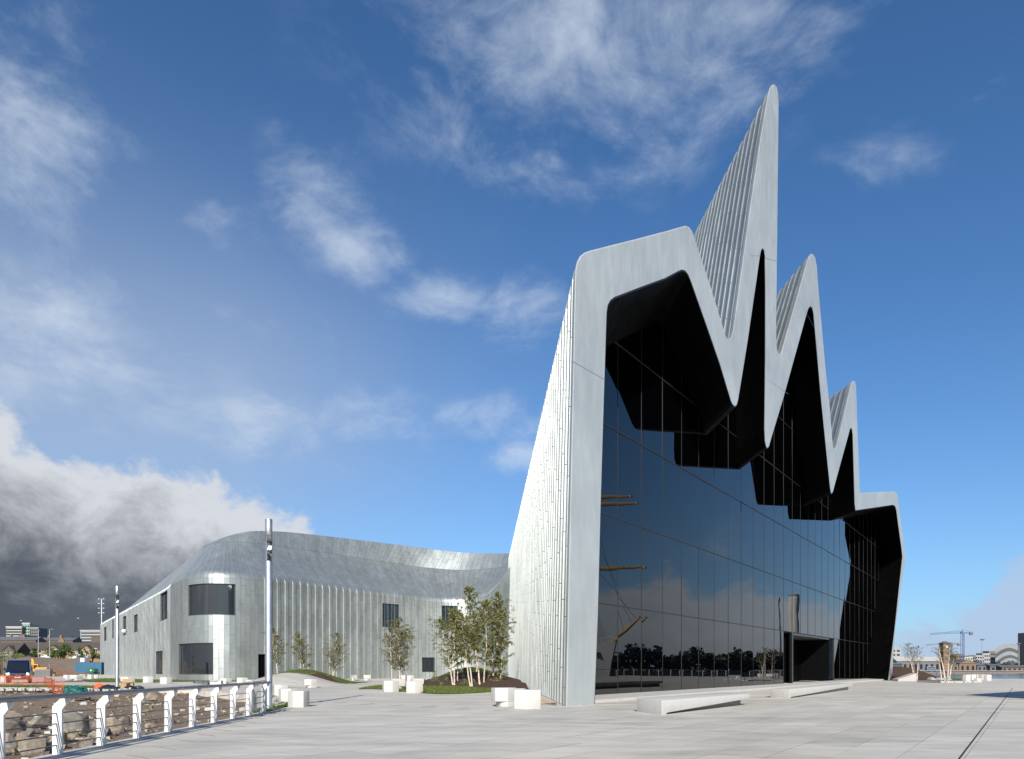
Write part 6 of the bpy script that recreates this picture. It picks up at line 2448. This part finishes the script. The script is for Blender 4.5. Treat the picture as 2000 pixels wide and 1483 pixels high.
for k, (mx, mh) in enumerate(((-22, 47), (-45, 50), (-66, 44))):
    ms = MB().tube([(mx, 0, 7), (mx - .6, 0, 7 + mh * .5), (mx - 1.0, 0, mh)], [.45, .36, .14], 10).build('mast', 'spar', shp)
    for j, (zf, hl_) in enumerate(((.56, 12.6), (.88, 11.0), (.915, 9.6))):
        z = mh * zf + 1.5
        by_, bx_2 = math.cos(R(40)), -math.sin(R(40))
        MB().tube([(mx + .5 + bx_2 * hl_ * f_, by_ * hl_ * f_, z + .05 * (1 - f_ * f_)) for f_ in (-1, -.4, .4, 1)], [.26, .50, .50, .26], 8).build('yard', 'spar', shp)
        for s_ in (-1, 1):
            MB().box((mx + .5 + bx_2 * s_ * (hl_ + .15), by_ * s_ * (hl_ + .15), z), (.5, .6, .5)).build('yard_cap', 'white_paint', ms)
    for s_ in (-1, 1):
        for q_ in range(4):
            MB().tube([(mx - 3 + q_ * 1.4, s_ * 5.2, 9), (mx - .4, s_ * .4, mh * .55)], .04, 4, cap=False).build('shroud', 'rope', shp)
for (a, z0) in ((-1, 30), (-3, 39), (-6, 45)):
    MB().tube([(a, 0, 15.0 + a * .36), (-22.6, 0, z0)], .05, 4, cap=False).build('stay', 'rope', shp)
for k in range(14):
    y_ = 4.1
    MB().tube([(-14 - k * .0, 0, 10), (-14, 0, 10)], .02, 3).v
q = MB()
for s_ in (-1, 1):
    q.tube([(-10.5, s_ * .4, 11.6), (-18, s_ * 4.0, 10.6), (-28, s_ * 5.5, 10.0)], .05, 5)
    for k in range(9):
        f = k / 8
        x = -10.5 - 17.5 * f
        yv = float(np.interp(-x, [10.5, 18, 28], [.4, 4.0, 5.5])) * s_
        zt = float(np.interp(-x, [10.5, 18, 28], [11.6, 10.6, 10.0]))
        q.tube([(x, yv, zt - 1.2), (x, yv, zt)], .04, 4)
q.build('bow_rail', 'white_paint', shp)
# tall cylindrical stack and slim masts far behind, mirrored right of the door
stk = thing('chimney_stack', 'tall pale chimney stack mirrored in the glass by the door', 'chimney', (420, 373, -.4))
MB().lathe([(2.2, 0), (1.8, 8), (1.7, 16), (2.5, 20), (2.6, 54), (2.8, 54.2), (2.8, 57)], 18).build('stack', 'concrete', stk, smooth=True)
MB().lathe([(2.85, 57.05), (2.85, 58.2), (2.0, 58.4)], 18).build('rim', 'dark_steel', stk)
for k, (x, y, h_, lb) in enumerate(((409, 352, 55, 'slim lattice mast left of the mirrored chimney stack'), (436, 392, 56, 'slim lattice mast right of the mirrored chimney stack'), (452, 410, 54, 'second slim lattice mast right of the mirrored chimney stack'))):
    t_ = thing('lattice_mast', lb, 'mast', (x, y, -.4))
    MB().tube([(0, 0, 0), (0, 0, h_)], [.7, .45], 5).build('pole', 'dark_steel', t_)
    for j in range(14):
        MB().box((.8, 0, h_ * (.3 + j * .05)), (1.2, .2, .3)).build('rung', 'dark_steel', t_)
# unseen block added right of the view to cast a shadow across the paving
kk = thing('shadow_caster', 'unseen timber block with steep mono-pitch roof, added right of the view to cast a shadow', 'shadow caster', (29.4, 27.2, 0), R(0))
MB().ext([(-3.9, 0), (4.2, 0), (4.2, 7.4), (-3.9, 3.9)], (1, 0, 0), (0, 0, 1), (0, 4.2, 0), (0, -.6, 0)).build('wall', 'timber', kk, fix=True)
MB().ext([(-4.2, 3.78), (4.5, 7.55), (4.5, 7.75), (-4.2, 3.98)], (1, 0, 0), (0, 0, 1), (0, 5.0, 0), (0, -1.0, 0)).build('roof', 'slate', kk, fix=True)
MB().box((-1, -.63, 1.6), (2.6, .06, 1.3)).build('hatch', 'dark_window', kk)
MB().box((2.2, -.63, 1.1), (1.0, .06, 2.1)).build('door', 'dark_steel', kk)
